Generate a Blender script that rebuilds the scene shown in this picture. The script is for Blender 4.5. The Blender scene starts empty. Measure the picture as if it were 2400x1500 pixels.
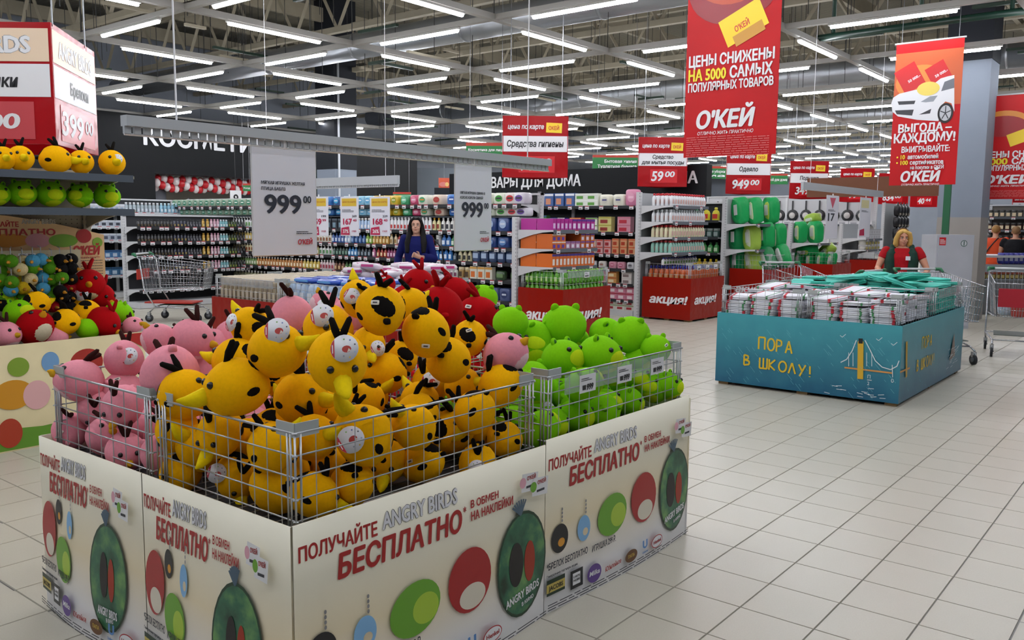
import bpy, math, random
import numpy as np
from mathutils import Vector, Matrix, Euler
random.seed(7)
S = bpy.context.scene
C = S.collection
# ---------------------------------------------------------------- camera
F_PX, YAW, PITCH, ROLL, CAM_H = 2027.96, -0.676062, 0.111763, -0.0091914, 1.56
TILE, TX0, TY0 = 0.303675, -1.389233, 3.2481
def cam_axes():
    cy, sy, cp, sp = math.cos(YAW), math.sin(YAW), math.cos(PITCH), math.sin(PITCH)
    f = Vector((sy*cp, cy*cp, -sp)); r = Vector((cy, -sy, 0)); d = f.cross(r)
    cr, sr = math.cos(ROLL), math.sin(ROLL)
    return r*cr + d*sr, d*cr - r*sr, f
AR, AD, AF = cam_axes()
cam = bpy.data.cameras.new('camera'); cam.sensor_width = 36.0; cam.lens = F_PX/2400*36.0; cam.clip_end = 200
camo = bpy.data.objects.new('camera', cam); C.objects.link(camo)
camo.matrix_world = Matrix(((AR.x, -AD.x, -AF.x, 0), (AR.y, -AD.y, -AF.y, 0), (AR.z, -AD.z, -AF.z, CAM_H), (0, 0, 0, 1)))
S.camera = camo
# ---------------------------------------------------------------- light and exposure
TUBE = 46.0
w = bpy.data.worlds.new('world'); S.world = w; w.use_nodes = True
w.node_tree.nodes['Background'].inputs[0].default_value = (0.55, 0.6, 0.7, 1)
w.node_tree.nodes['Background'].inputs[1].default_value = 0.3
S.view_settings.view_transform = 'Standard'; S.view_settings.look = 'None'
S.view_settings.exposure = 0.0; S.view_settings.gamma = 1.0; S.view_settings.use_curve_mapping = False
# ---------------------------------------------------------------- picture point to place in the hall
def ray(u, v): return AR*((u-1200)/F_PX) + AD*((v-750)/F_PX) + AF
EYE = Vector((0, 0, CAM_H))
def at_z(u, v, z): d = ray(u, v); return EYE + d*((z-CAM_H)/d.z)
def at_x(u, v, x): d = ray(u, v); return EYE + d*(x/d.x)
def at_y(u, v, y): d = ray(u, v); return EYE + d*(y/d.y)
def at_d(u, v, t): return EYE + ray(u, v)*t
def pix(p):
    q = Vector(p)-EYE; c = q.dot(AF); return 1200+F_PX*q.dot(AR)/c, 750+F_PX*q.dot(AD)/c, c
# ---------------------------------------------------------------- materials
def lin(h):
    h = h.lstrip('#'); o = []
    for i in (0, 2, 4):
        c = int(h[i:i+2], 16)/255; o.append(c/12.92 if c <= .04045 else ((c+.055)/1.055)**2.4)
    return (*o, 1)
_m = {}
def mat(hexc, rough=.5, metal=0., kind='', emit=0.):
    key = (hexc, rough, metal, kind, emit)
    if key in _m: return _m[key]
    m = bpy.data.materials.new('surface_'+(kind or 'plain')); m.use_nodes = True
    nt = m.node_tree; n = nt.nodes; b = n['Principled BSDF']; L = nt.links.new
    b.inputs['Base Color'].default_value = lin(hexc); b.inputs['Roughness'].default_value = rough; b.inputs['Metallic'].default_value = metal
    if emit:
        b.inputs['Emission Color'].default_value = lin(hexc); b.inputs['Emission Strength'].default_value = emit
    def noise(scale, detail=3, co='Object'):
        tc = n.new('ShaderNodeTexCoord'); t = n.new('ShaderNodeTexNoise'); t.inputs['Scale'].default_value = scale; t.inputs['Detail'].default_value = detail
        L(tc.outputs[co], t.inputs['Vector']); return t
    def mixc(fac, a, c):
        x = n.new('ShaderNodeMix'); x.data_type = 'RGBA'; L(fac, x.inputs[0]); x.inputs[6].default_value = a; x.inputs[7].default_value = c; return x
    def sh(c, k): return (c[0]*k, c[1]*k, c[2]*k, 1)
    c0 = lin(hexc)
    if kind in ('paint', 'card', 'plaster', 'deck'):
        t = noise({'paint': 3, 'card': 6, 'plaster': 1.2, 'deck': 1.5}[kind], 5); x = mixc(t.outputs['Fac'], sh(c0, .86), sh(c0, 1.08)); L(x.outputs[2], b.inputs['Base Color'])
    if kind == 'plush':
        t = noise(9, 3); x = mixc(t.outputs['Fac'], sh(c0, .88), sh(c0, 1.08)); L(x.outputs[2], b.inputs['Base Color'])
        t2 = noise(90, 2); bp = n.new('ShaderNodeBump'); bp.inputs['Strength'].default_value = .35; bp.inputs['Distance'].default_value = .02
        L(t2.outputs['Fac'], bp.inputs['Height']); L(bp.outputs[0], b.inputs['Normal'])
        b.inputs['Specular IOR Level'].default_value = .08
    if kind == 'film':   # vinyl banner, soft ripples
        t = noise(4, 2); bp = n.new('ShaderNodeBump'); bp.inputs['Strength'].default_value = .35; bp.inputs['Distance'].default_value = .05
        L(t.outputs['Fac'], bp.inputs['Height']); L(bp.outputs[0], b.inputs['Normal'])
    if kind == 'cloth':
        t = noise(7, 3); bp = n.new('ShaderNodeBump'); bp.inputs['Strength'].default_value = .5; bp.inputs['Distance'].default_value = .04
        L(t.outputs['Fac'], bp.inputs['Height']); L(bp.outputs[0], b.inputs['Normal'])
    if kind == 'tilepiece':
        oi = n.new('ShaderNodeObjectInfo'); t = noise(160, 2); t2 = noise(2.2, 4)
        x = mixc(t.outputs['Fac'], sh(c0, .9), sh(c0, 1.06)); y = n.new('ShaderNodeMix'); y.data_type = 'RGBA'; y.blend_type = 'MULTIPLY'; y.inputs[0].default_value = 1
        z = mixc(t2.outputs['Fac'], (.93, .93, .92, 1), (1.03, 1.03, 1.03, 1)); L(x.outputs[2], y.inputs[6]); L(z.outputs[2], y.inputs[7]); L(y.outputs[2], b.inputs['Base Color'])
    if kind == 'tilefield':
        tc = n.new('ShaderNodeTexCoord'); mp = n.new('ShaderNodeMapping'); mp.inputs['Location'].default_value = (-TX0/TILE, -TY0/TILE, 0); mp.inputs['Scale'].default_value = (1/TILE, 1/TILE, 1)
        L(tc.outputs['Object'], mp.inputs[0]); br = n.new('ShaderNodeTexBrick'); br.offset = 0; br.squash = 1
        br.inputs['Scale'].default_value = 1; br.inputs['Brick Width'].default_value = 1; br.inputs['Row Height'].default_value = 1; br.inputs['Mortar Size'].default_value = .011; br.inputs['Mortar Smooth'].default_value = .2
        br.inputs['Color1'].default_value = c0; br.inputs['Color2'].default_value = sh(c0, .97); br.inputs['Mortar'].default_value = lin('6d6a66')
        L(mp.outputs[0], br.inputs['Vector']); L(br.outputs['Color'], b.inputs['Base Color'])
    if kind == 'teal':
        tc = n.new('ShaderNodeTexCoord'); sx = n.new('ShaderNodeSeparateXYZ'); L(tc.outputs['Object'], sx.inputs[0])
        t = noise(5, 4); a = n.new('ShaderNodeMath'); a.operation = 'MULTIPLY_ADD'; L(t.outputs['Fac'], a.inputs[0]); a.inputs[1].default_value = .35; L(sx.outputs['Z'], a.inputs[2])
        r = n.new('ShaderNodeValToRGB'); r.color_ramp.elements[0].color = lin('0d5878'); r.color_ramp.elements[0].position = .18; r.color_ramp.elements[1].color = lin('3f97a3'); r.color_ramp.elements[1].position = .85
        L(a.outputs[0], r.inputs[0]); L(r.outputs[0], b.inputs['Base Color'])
    if kind == 'poster':   # printed cream sheet fading to sand bands and white at the foot
        tc = n.new('ShaderNodeTexCoord'); sx = n.new('ShaderNodeSeparateXYZ'); L(tc.outputs['Object'], sx.inputs[0])
        t = noise(1.6, 2); a = n.new('ShaderNodeMath'); a.operation = 'MULTIPLY_ADD'; L(t.outputs['Fac'], a.inputs[0]); a.inputs[1].default_value = .18; L(sx.outputs['Z'], a.inputs[2])
        r = n.new('ShaderNodeValToRGB'); e = r.color_ramp.elements; e[0].position = .2; e[0].color = lin('e9e7e6'); e[1].position = .95; e[1].color = lin('ebe6d0')
        q = e.new(.42); q.color = lin('ecdcb8'); q = e.new(.6); q.color = lin('ebe5cf')
        L(a.outputs[0], r.inputs[0]); L(r.outputs[0], b.inputs['Base Color'])
    if kind == 'forest':
        t = noise(9, 5); r = n.new('ShaderNodeValToRGB'); e = r.color_ramp.elements; e[0].position = .3; e[0].color = lin('143420'); e[1].position = .75; e[1].color = lin('7fae5e')
        q = e.new(.5); q.color = lin('2f6a4c'); L(t.outputs['Fac'], r.inputs[0]); L(r.outputs[0], b.inputs['Base Color'])
    if kind == 'redprint':
        t = noise(1.3, 2); x = mixc(t.outputs['Fac'], lin('a80f18'), lin('d81f22')); L(x.outputs[2], b.inputs['Base Color'])
    if kind == 'clear':
        b.inputs['Alpha'].default_value = .28
    if kind == 'ripple':
        tc = n.new('ShaderNodeTexCoord'); t = n.new('ShaderNodeTexWave'); t.inputs['Scale'].default_value = 2.6; t.bands_direction = 'Y'; L(tc.outputs['Object'], t.inputs[0])
        bp = n.new('ShaderNodeBump'); bp.inputs['Strength'].default_value = .6; bp.inputs['Distance'].default_value = .04; L(t.outputs['Fac'], bp.inputs['Height']); L(bp.outputs[0], b.inputs['Normal'])
        t = noise(.8, 4); x = mixc(t.outputs['Fac'], sh(c0, .75), sh(c0, 1.1)); L(x.outputs[2], b.inputs['Base Color'])
    if kind in ('paint', 'card', 'film', 'redprint', 'cloth', 'plaster'): b.inputs['Specular IOR Level'].default_value = .22
    if kind == 'glassy': b.inputs['Coat Weight'].default_value = .5
    _m[key] = m; return m
WL = {}
# ---------------------------------------------------------------- mesh building
def loft(mb, prof, m, fn, n=24):
    vs = []; k = len(prof)
    for z, cx, cy, rx, ry in prof:
        for j in range(n): t = 2*math.pi*j/n; vs.append(fn(cx+rx*math.cos(t), cy+ry*math.sin(t), z))
    fs = [(i*n+j, i*n+(j+1) % n, (i+1)*n+(j+1) % n, (i+1)*n+j) for i in range(k-1) for j in range(n)]
    mb.add(vs, fs+[tuple(range(n))[::-1], tuple((k-1)*n+j for j in range(n))], m, True)
class MB:
    def __init__(s): s.v = []; s.f = []; s.mi = []; s.sm = []; s.mats = []
    def _m(s, m):
        if m not in s.mats: s.mats.append(m)
        return s.mats.index(m)
    def add(s, vs, fs, m, smooth=False):
        o = len(s.v); k = s._m(m); s.v += [tuple(p) for p in vs]
        for f in fs: s.f.append([i+o for i in f]); s.mi.append(k); s.sm.append(smooth)
        return s
    def box(s, c, sz, m, rz=0, M=None):
        x, y, z = sz[0]/2, sz[1]/2, sz[2]/2; ps = [Vector((a*x, b*y, d*z)) for d in (-1, 1) for a, b in ((-1, -1), (1, -1), (1, 1), (-1, 1))]
        R = M or Matrix.Rotation(rz, 3, 'Z'); ps = [R@p + Vector(c) for p in ps]
        return s.add(ps, [(3, 2, 1, 0), (4, 5, 6, 7), (0, 1, 5, 4), (1, 2, 6, 5), (2, 3, 7, 6), (3, 0, 4, 7)], m)
    def b2(s, a, b, m):
        return s.box([(a[i]+b[i])/2 for i in range(3)], [abs(b[i]-a[i]) for i in range(3)], m)
    def tube(s, pts, r, m, n=6, closed=False, smooth=True):
        pts = [Vector(p) for p in pts]; k = len(pts); rs = r if isinstance(r, (list, tuple)) else [r]*k
        vs = []; up = None
        for i, p in enumerate(pts):
            if closed: t = pts[(i+1) % k]-pts[i-1]
            else: t = pts[min(i+1, k-1)]-pts[max(i-1, 0)]
            t = t.normalized() if t.length > 1e-9 else Vector((0, 0, 1))
            if up is None: up = Vector((0, 0, 1)) if abs(t.z) < .9 else Vector((1, 0, 0))
            a = t.cross(up).normalized(); b = a.cross(t).normalized(); up = b
            for j in range(n):
                q = 2*math.pi*j/n; vs.append(p + (a*math.cos(q)+b*math.sin(q))*rs[i])
        fs = []
        for i in range(k if closed else k-1):
            i2 = (i+1) % k
            for j in range(n): j2 = (j+1) % n; fs.append((i*n+j, i*n+j2, i2*n+j2, i2*n+j))
        if not closed: fs += [tuple(range(n))[::-1], tuple((k-1)*n+j for j in range(n))]
        return s.add(vs, fs, m, smooth and n > 4)
    def lathe(s, prof, m, n=12, c=(0, 0, 0), sx=1, sy=1, smooth=True):
        vs = []; fs = []; k = len(prof)
        for r, z in prof:
            for j in range(n): q = 2*math.pi*j/n; vs.append((c[0]+r*math.cos(q)*sx, c[1]+r*math.sin(q)*sy, c[2]+z))
        for i in range(k-1):
            for j in range(n): j2 = (j+1) % n; fs.append((i*n+j, i*n+j2, (i+1)*n+j2, (i+1)*n+j))
        fs += [tuple(range(n))[::-1], tuple((k-1)*n+j for j in range(n))]
        return s.add(vs, fs, m, smooth)
    def sphere(s, c, r, m, nu=16, nv=10, fn=None):
        vs = []; fs = []; r = r if isinstance(r, (tuple, list)) else (r, r, r)
        for i in range(nv+1):
            t = math.pi*i/nv
            for j in range(nu):
                q = 2*math.pi*j/nu; p = Vector((math.sin(t)*math.cos(q), math.sin(t)*math.sin(q), math.cos(t)))
                if fn: p = fn(p)
                vs.append((c[0]+p.x*r[0], c[1]+p.y*r[1], c[2]+p.z*r[2]))
        for i in range(nv):
            for j in range(nu):
                j2 = (j+1) % nu; a, b, d, e = i*nu+j, i*nu+j2, (i+1)*nu+j2, (i+1)*nu+j
                fs.append((a, e, d) if i == 0 else ((a, e, b) if i == nv-1 else (a, e, d, b)))
        return s.add(vs, fs, m, True)
    def soft(s, c, sz, m, p=.45, nu=12, nv=8, M=None, lump=0, rnd=None):
        def fn(q):
            g = lambda t: math.copysign(abs(t)**p, t)
            r = Vector((g(q.x), g(q.y), g(q.z)))
            if lump: r *= 1+lump*math.sin(5*q.x+3*q.z+(rnd or 0))*math.cos(4*q.y+2*q.z)
            return M@Vector((r.x*sz[0]/2, r.y*sz[1]/2, r.z*sz[2]/2)) if M else Vector((r.x*sz[0]/2, r.y*sz[1]/2, r.z*sz[2]/2))
        return s.sphere(c, 1, m, nu, nv, fn)
    def mesh(s, name, org=(0, 0, 0)):
        me = bpy.data.meshes.new(name); o = Vector(org)
        me.from_pydata([(p[0]-o.x, p[1]-o.y, p[2]-o.z) for p in s.v], [], s.f)
        for m in s.mats: me.materials.append(m)
        me.polygons.foreach_set('material_index', s.mi); me.polygons.foreach_set('use_smooth', s.sm); me.update()
        return me
    def build(s, name, parent=None, loc=None, **kw):
        if parent is not None and loc is None: org = WL.get(parent.name, Vector((0, 0, 0)))
        else: org = Vector((0, 0, 0))
        if parent is None and loc is None and s.v:
            a = np.array(s.v); lo, hi = a.min(0), a.max(0); org = Vector(((lo[0]+hi[0])/2, (lo[1]+hi[1])/2, lo[2]))
            o = bpy.data.objects.new(name, s.mesh(name, org)); o.location = org
        else:
            o = bpy.data.objects.new(name, s.mesh(name, org))
            if loc is not None: o.location = loc
        C.objects.link(o); o.parent = parent; WL[o.name] = org.copy()
        if parent is not None and loc is not None: WL[o.name] = Vector((0, 0, 0))
        if parent is None and 'kind' in kw: o['kind'] = kw['kind']
        elif 'kind' in kw: o['kind'] = kw['kind']
        if 'label' in kw: o['label'] = kw['label']
        if 'cat' in kw: o['category'] = kw['cat']
        if 'group' in kw and kw['group']: o['group'] = kw['group']
        return o
def thing(name, label, cat, loc=(0, 0, 0), rz=0, group=None):
    o = bpy.data.objects.new(name, None); C.objects.link(o); o.location = loc; o.rotation_euler = (0, 0, rz); o.empty_display_size = .1
    o['label'] = label; o['category'] = cat
    if group: o['group'] = group
    WL[o.name] = Vector(loc) if rz == 0 else Vector((0, 0, 0))
    return o
def inst(me, name, M, parent=None, label=None, cat=None, group=None):
    o = bpy.data.objects.new(name, me); C.objects.link(o); o.parent = parent
    if isinstance(M, Matrix): o.matrix_local = M
    else: o.location = M
    if label: o['label'] = label
    if cat: o['category'] = cat
    if group: o['group'] = group
    return o
# ---------------------------------------------------------------- printed graphics and lettering
_t = {}; s_n = {}
def glyphs(txt, shear=0., bold=.02):
    k = (txt, shear, bold)
    if k not in _t:
        cu = bpy.data.curves.new('lettering', 'FONT'); cu.body = txt; cu.resolution_u = 4 if len(txt) < 6 else 2; cu.offset = min(bold, .012); cu.shear = shear
        ob = bpy.data.objects.new('lettering', cu); me = ob.to_mesh()
        vs = np.array([v.co[:2] for v in me.vertices]); fs = [tuple(p.vertices) for p in me.polygons]; ob.to_mesh_clear()
        if bold > .015:   # heavier strokes: the outline laid down again a little to either side
            g = bold*.75; n0 = len(vs); base = vs.copy(); b0 = list(fs); s_n[k] = n0
            for q, (dx, dy) in enumerate(((-g, 0), (g, 0), (0, g*.6), (0, -g*.6))): vs = np.vstack([vs, base+[dx, dy]]); fs += [tuple(i+n0*(q+1) for i in f) for f in b0]
        bpy.data.objects.remove(ob); bpy.data.curves.remove(cu); x0 = vs[:, 0].min(); vs[:, 0] -= x0
        _t[k] = (vs, fs, vs[:, 0].max())
    return _t[k]
class Print:
    """a flat or bowed printed sheet: P(x,y,off) gives the point at x right, y up, off outward"""
    def __init__(s, O, R, U, bow=None):
        s.O, s.R, s.U = Vector(O), Vector(R).normalized(), Vector(U).normalized(); s.N = s.R.cross(s.U); s.bow = bow; s.b = MB(); s.t = MB(); s.e = .0012
    def P(s, x, y, off): return s.O + s.R*x + s.U*y + s.N*(off + (s.bow(x, y) if s.bow else 0))
    def up(s, k=1): s.e += .0002*k
    def rect(s, x, y, w, h, m, ang=0, nx=1):
        s.e += .00012; c, q = math.cos(ang), math.sin(ang); ps = []; 
        if s.bow: nx = max(nx, 6)
        for i in range(nx+1):
            for j in (0, 1): a, b = w*i/nx, h*j; ps.append(s.P(x+a*c-b*q, y+a*q+b*c, s.e))
        s.b.add(ps, [(2*i, 2*i+2, 2*i+3, 2*i+1) for i in range(nx)], m); return s
    def poly(s, pts, m):
        s.e += .00012; s.b.add([s.P(x, y, s.e) for x, y in pts], [tuple(range(len(pts)))], m); return s
    def oval(s, cx, cy, rx, ry, m, ang=0, n=28):
        c, q = math.cos(ang), math.sin(ang); s.e += .00012; k = 4 if s.bow else 1; vs = [s.P(cx, cy, s.e)]
        for r in range(1, k+1):
            for i in range(n): t = 2*math.pi*i/n; a, b = rx*math.cos(t)*r/k, ry*math.sin(t)*r/k; vs.append(s.P(cx+a*c-b*q, cy+a*q+b*c, s.e))
        fs = [(0, 1+i, 1+(i+1) % n) for i in range(n)]+[(1+r*n+i, 1+(r+1)*n+i, 1+(r+1)*n+(i+1) % n, 1+r*n+(i+1) % n) for r in range(k-1) for i in range(n)]
        s.b.add(vs, fs, m); return s
    def line(s, x0, y0, x1, y1, w, m):
        a = math.atan2(y1-y0, x1-x0); L = math.hypot(x1-x0, y1-y0); return s.rect(x0+w/2*math.sin(a), y0-w/2*math.cos(a), L, w, m, a)
    def text(s, x, y, h, txt, m, width=None, align='l', shear=0., bold=.02, ang=0, outline=None):
        if outline:
            s.text(x, y, h, txt, outline, width, align, shear, bold+.045, ang)
        s.e += .00012; vs, fs, w0 = glyphs(txt, shear, bold); ky = h/.7; kx = width/w0 if width else ky
        W = w0*kx; dx = {'l': 0, 'c': -W/2, 'r': -W}[align]; c, q = math.cos(ang), math.sin(ang)
        n0 = s_n.get((txt, shear, bold), 10**9); s.t.add([s.P(x+(dx+a*kx)*c-b*ky*q, y+(dx+a*kx)*q+b*ky*c, s.e+.0003+.0001*(i//n0)) for i, (a, b) in enumerate(vs)], fs, m); s.e += .0004 if n0 < 10**9 else 0; return s
    def fine(s, x, y, w, h, n, m, fill=.45):
        r = random.Random(int(x*100+y*77)); dh = h/n; s.e += .0002
        for i in range(n):
            cx = x; 
            while cx < x+w*(1 if i < n-1 else .7):
                L = r.uniform(.03, .12)*w; L = min(L, x+w-cx)
                if L <= 0: break
                s.b.add([s.P(cx, y+i*dh, s.e), s.P(cx+L, y+i*dh, s.e), s.P(cx+L, y+i*dh+dh*fill, s.e), s.P(cx, y+i*dh+dh*fill, s.e)], [(0, 1, 2, 3)], m); cx += L+.012*w
        return s
    def build(s, parent, art='printed_artwork', let='lettering'):
        if s.b.v: s.b.build(art, parent, kind='stuff')
        if s.t.v: s.t.build(let, parent, kind='stuff')
RED, DRED, WHITE, YEL, BLK = mat('c8161d', .35), mat('a3141c', .35), mat('e8e8ea', .45), mat('f2cf2a', .4), mat('17171a', .4)
def okey(p, x, y, h, w, m, tag=True):   # shop wordmark
    p.text(x, y, h, "О'КЕЙ", m, width=w, shear=.18, bold=.05)
    if tag: p.text(x+w*.03, y-h*.42, h*.2, 'ОТЛИЧНО ЖИТЬ ПРАКТИЧНО', m, width=w*.95, shear=.2, bold=.01)
# ================================================================ the hall
XL, XR, YN, YF, ZC = -27.0, 3.5, -4.0, 52.0, 7.6
ceil_m = mat('7d786a', .8, kind='ripple'); grey = mat('8b919b', .7, kind='plaster'); dgrey = mat('23262c', .6, kind='plaster')
fl = MB(); fl.b2((XL, YN, -.25), (XR, YF, -.006), mat('bab5a8', .33, kind='tilefield'))
floor = fl.build('floor', loc=(0, 0, 0), kind='structure')
tm = mat('beb9ab', .32, kind='tilepiece')
def tile_bm(mb, x, y):
    g = .0022; t = TILE; e = .003
    a, b, c, d = x+g, y+g, x+t-g, y+t-g
    mb.add([(a, b, -.006), (c, b, -.006), (c, d, -.006), (a, d, -.006), (a+e*.5, b+e*.5, 0), (c-e*.5, b+e*.5, 0), (c-e*.5, d-e*.5, 0), (a+e*.5, d-e*.5, 0)],
           [(4, 5, 6, 7), (0, 1, 5, 4), (1, 2, 6, 5), (2, 3, 7, 6), (3, 0, 4, 7)], tm)
def covered(x, y):
    for a, b, c, d in ((-3.6, 1.3, -1.95, 3.9), (-3.75, 7.9, -2.0, 10.3), (-8, -3, -6.3, 3.2)):
        if a < x and x+TILE < c and b < y and y+TILE < d: return True
    return False
cand = []
for i in range(-60, 10):
    for j in range(-10, 45):
        x, y = TX0+i*TILE, TY0+j*TILE; u, v, c = pix((x+TILE/2, y+TILE/2, 0))
        if c < 1 or c > 15 or not (-60 < u < 2460 and 400 < v < 1580) or covered(x, y): continue
        k = 0
        if -3.6 < x < -1.9 and y > 3.6: k = 0
        cand.append((c, x, y))
cand.sort()
tb = MB(); tile_bm(tb, 0, 0); tme = tb.mesh('tile')
for c, x, y in cand[:300]: inst(tme, 'tile', (x, y, 0), floor)
st = MB()
for c, x, y in cand[300:]: tile_bm(st, x, y)
st.build('tile_field', floor, kind='stuff')
MB().b2((XL, YN, ZC), (XR, YF, ZC+.2), ceil_m).build('ceiling', kind='structure')
MB().b2((XL-.3, YN, 0), (XL, YF, ZC), grey).build('wall_left', kind='structure')
MB().b2((XR, YN, 0), (XR+.3, YF, ZC), grey).build('wall_right', kind='structure')
MB().b2((XL-.3, YF, 0), (XR+.3, YF+.3, ZC), grey).build('wall_back', kind='structure')
MB().b2((XL-.3, YN-.3, 0), (XR+.3, YN, ZC), grey).build('wall_near', kind='structure')
# roof trusses run across, each chord and web modelled
tr_m = mat('a39b88', .6, kind='paint'); rod_m = mat('2c2c2c', .6)
for k, y in enumerate([-1.5+3.6*i for i in range(15)]):
    t = MB(); z0, z1 = 5.75, 6.95
    t.b2((XL, y-.07, z0-.06), (XR, y+.07, z0+.06), tr_m); t.b2((XL, y-.08, z1-.07), (XR, y+.08, z1+.07), tr_m)
    tr = t.build('trim_%d' % (k+1), kind='structure'); wb = MB(); x = XL+.4
    while x < XR-1.6:
        wb.tube([(x, y, z1), (x+.75, y, z0)], .045, tr_m, 4); wb.tube([(x+.75, y, z0), (x+1.5, y, z1)], .045, tr_m, 4); x += 1.5
    wb.build('truss_web', tr, kind='stuff')
pl = MB()
for i in range(10): pl.b2((XL+1.5+3*i, YN, 6.98), (XL+1.62+3*i, YF, 7.35), tr_m)
pl.build('trim_20', kind='structure')
# sprinkler runs, thin drop rods, cable trays under the deck
rr = random.Random(3); hr = MB()
for i in range(620):
    x, y = rr.uniform(-24, 2), rr.uniform(1, 42); z = rr.choice((5.0, 5.6, 5.2, 4.5)); hr.tube([(x, y, z), (x, y, 7.1)], .007, rod_m, 3)
    if i % 3 == 0: L = rr.uniform(.4, 1.6); hr.box((x, y, z), (L, .07, .05) if i % 2 else (.07, L, .05), mat('203529', .5) if i % 4 else tr_m)
o = hr.build('hanger_rod', kind='stuff', label='thin dark hanger rods and short cable trays under the roof', cat='hangers')
for a, b, z, r in (((-24, 12.3), (-2, 12.3), 5.15, .26), ((-26, 23.5), (-2, 23.5), 5.6, .36), ((-26, 33), (1, 33), 5.6, .36)):
    t = thing('air_duct', {12.3: 'round silver ventilation duct nearest the camera', 23.5: 'second silver ventilation duct behind the first', 33: 'farthest silver ventilation duct near the back'}[a[1]], 'duct', (a[0], a[1], z))
    dm = mat('a9adb2', .35, .8); seg = MB(); seg.tube([(a[0], a[1], z), (b[0], b[1], z)], r, dm, 20); seg.build('duct_body', t)
    x = a[0]+1
    while x < b[0]: MB().tube([(x-.03, a[1], z), (x+.03, a[1], z)], r+.015, dm, 20).build('duct_flange', t); x += 3
gp = thing('sprinkler_pipe', 'dark green sprinkler main pipe below the roof at upper right', 'pipe', (0, 9.2, 4.75)); gm = mat('14352a', .4)
P0, P1 = at_y(1915, 90, 13.5), at_y(2560, 4, 13.5); q = MB(); q.tube([P0, P1], .05, gm, 8); q.build('main_pipe', gp)
for u in (1960, 2185, 2395):
    t = (u-1915)/645; p = P0.lerp(P1, t); q = MB(); q.tube([p, (p.x, p.y, 7.1)], .03, gm, 6); q.build('drop_pipe', gp)
# lighting grid: white tray lattice with a tube under every cell edge
KX, KY = 2.905, 2.85; GX0, GY0 = -4.914, 6.45; ZL = CAM_H+2.7
tray = mat('a7a59f', .5); tube_m = mat('f3f5fb', .4, emit=TUBE)
XS = [GX0+KX*i for i in range(-6, 3)]; XS = [x for x in XS if XL+.5 < x < XR-.3]; YS = [GY0+KY*j for j in range(-3, 16)]
lt = thing('lighting_grid', 'pale metal tray lattice carrying the tube lights under the roof', 'lighting grid', (0, 0, ZL))
for x in XS: MB().b2((x-.045, YS[0]-1, ZL+.03), (x+.045, YS[-1]+1, ZL+.11), tray).build('tray_beam', lt)
for y in YS: MB().b2((XS[0]-1, y-.04, ZL+.035), (XS[-1]+1, y+.04, ZL+.105), tray).build('tray_beam', lt)
rd = MB()
for x in XS:
    for y in YS: rd.tube([(x, y, ZL+.1), (x, y, 7.2)], .008, rod_m, 3)
rd.build('suspension_rod', lt, kind='stuff')
def fixture(ax):
    L = .78; b = MB(); a = (1, 0) if ax == 'x' else (0, 1)
    b.box((0, 0, .015), (2*L*a[0]+.06, 2*L*a[1]+.06, .03), tray); h = b.mesh('light_housing')
    c = MB(); c.tube([(-L*a[0], -L*a[1], -.012), (L*a[0], L*a[1], -.012)], .031, tube_m, 6); return h, c.mesh('light_tube')
FX, FY = fixture('x'), fixture('y'); LG = 'white tube lights hanging in zigzag rows under the roof'; LL = 'white glowing tube light in the zigzag grid under the roof'
nl = 0
def put_light(x, y, f):
    global nl
    if nl >= 300: return
    u, v, c = pix((x, y, ZL))
    vis = c > .5 and -150 < u < 2550 and v > -250
    if not vis and not (y < 14 and x > -22): return
    nl += 1
    t = thing('tube_light', LL, 'light', (x, y, ZL), 0, LG); inst(f[0], 'light_housing', (0, 0, 0), t); inst(f[1], 'light_tube', (0, 0, 0), t)
for j, y in enumerate(YS):
    for i, x in enumerate(XS):
        if i < len(XS)-1 and x+KX/2 > -22: put_light(x+KX/2, y, FX)
        if j < len(YS)-1 and x > -22: put_light(x, y+KY/2, FY)
# ================================================================ dark fascias, pillars, walls of the hall
dk = mat('0e1013', .6, kind='paint')
k = MB(); k.b2((-22.3, 8.0, 2.78), (-22, 22.0, 4.28), dk); k.b2((-22.3, 6.4, 0), (-22, 8.0, 4.28), dk)
k.b2((-22.3, 8, 0), (-22, 12.2, 2.78), dk); k.b2((-22.3, 16.4, 0), (-22, 22, 2.78), dk)
kf = thing('department_fascia', 'dark wall sign with one large white word behind the cosmetics shelves', 'wall sign', (-22, 14, 0)); k.build('fascia_board', kf)
p = Print((-21.98, 11.9, 3.52), (0, 1, 0), (0, 0, 1)); p.text(0, 0, .46, 'КОСМЕТИКА', mat('d9d9dc', .5), width=4.3, bold=.03); p.build(kf)
# checkout opening with balloon garland
g = thing('balloon_garland', 'twisted red and white balloon garland above checkout lane', 'balloons', (-22.6, 14, 2.55))
bR = MB().sphere((0, 0, 0), (.1, .1, .12), mat('c8202a', .3), 10, 7).mesh('red_balloon'); bW = MB().sphere((0, 0, 0), (.1, .1, .12), mat('e6dcdc', .3), 10, 7).mesh('white_balloon')
for i in range(76):
    t = i*.052; a = i*.9+(0 if i % 2 else math.pi); inst(bR if (i//3) % 2 else bW, 'balloon', (.1*math.cos(a)+.1, -1.9+t, -.0+.13*math.sin(a)), g)
b = MB(); b.b2((-25, 12.2, 2.1), (-24.8, 16.4, 2.9), mat('b9b4ab', .6)); b.build('wall_checkout', kind='structure')
cy = thing('round_pillar', 'grey metallic round post below the balloon garland', 'post', (-22.9, 12.6, 0)); MB().tube([(-22.9, 12.6, 0), (-22.9, 12.6, 2.5)], .36, mat('7b8088', .35, .5), 20).build('shaft', cy)
n9 = thing('lane_number_sign', 'small white checkout sign with the number 9', 'sign', (-21.6, 14.4, 1.9)); MB().b2((-21.62, 14.2, 1.95), (-21.6, 14.56, 2.4), WHITE).build('board', n9)
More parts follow.
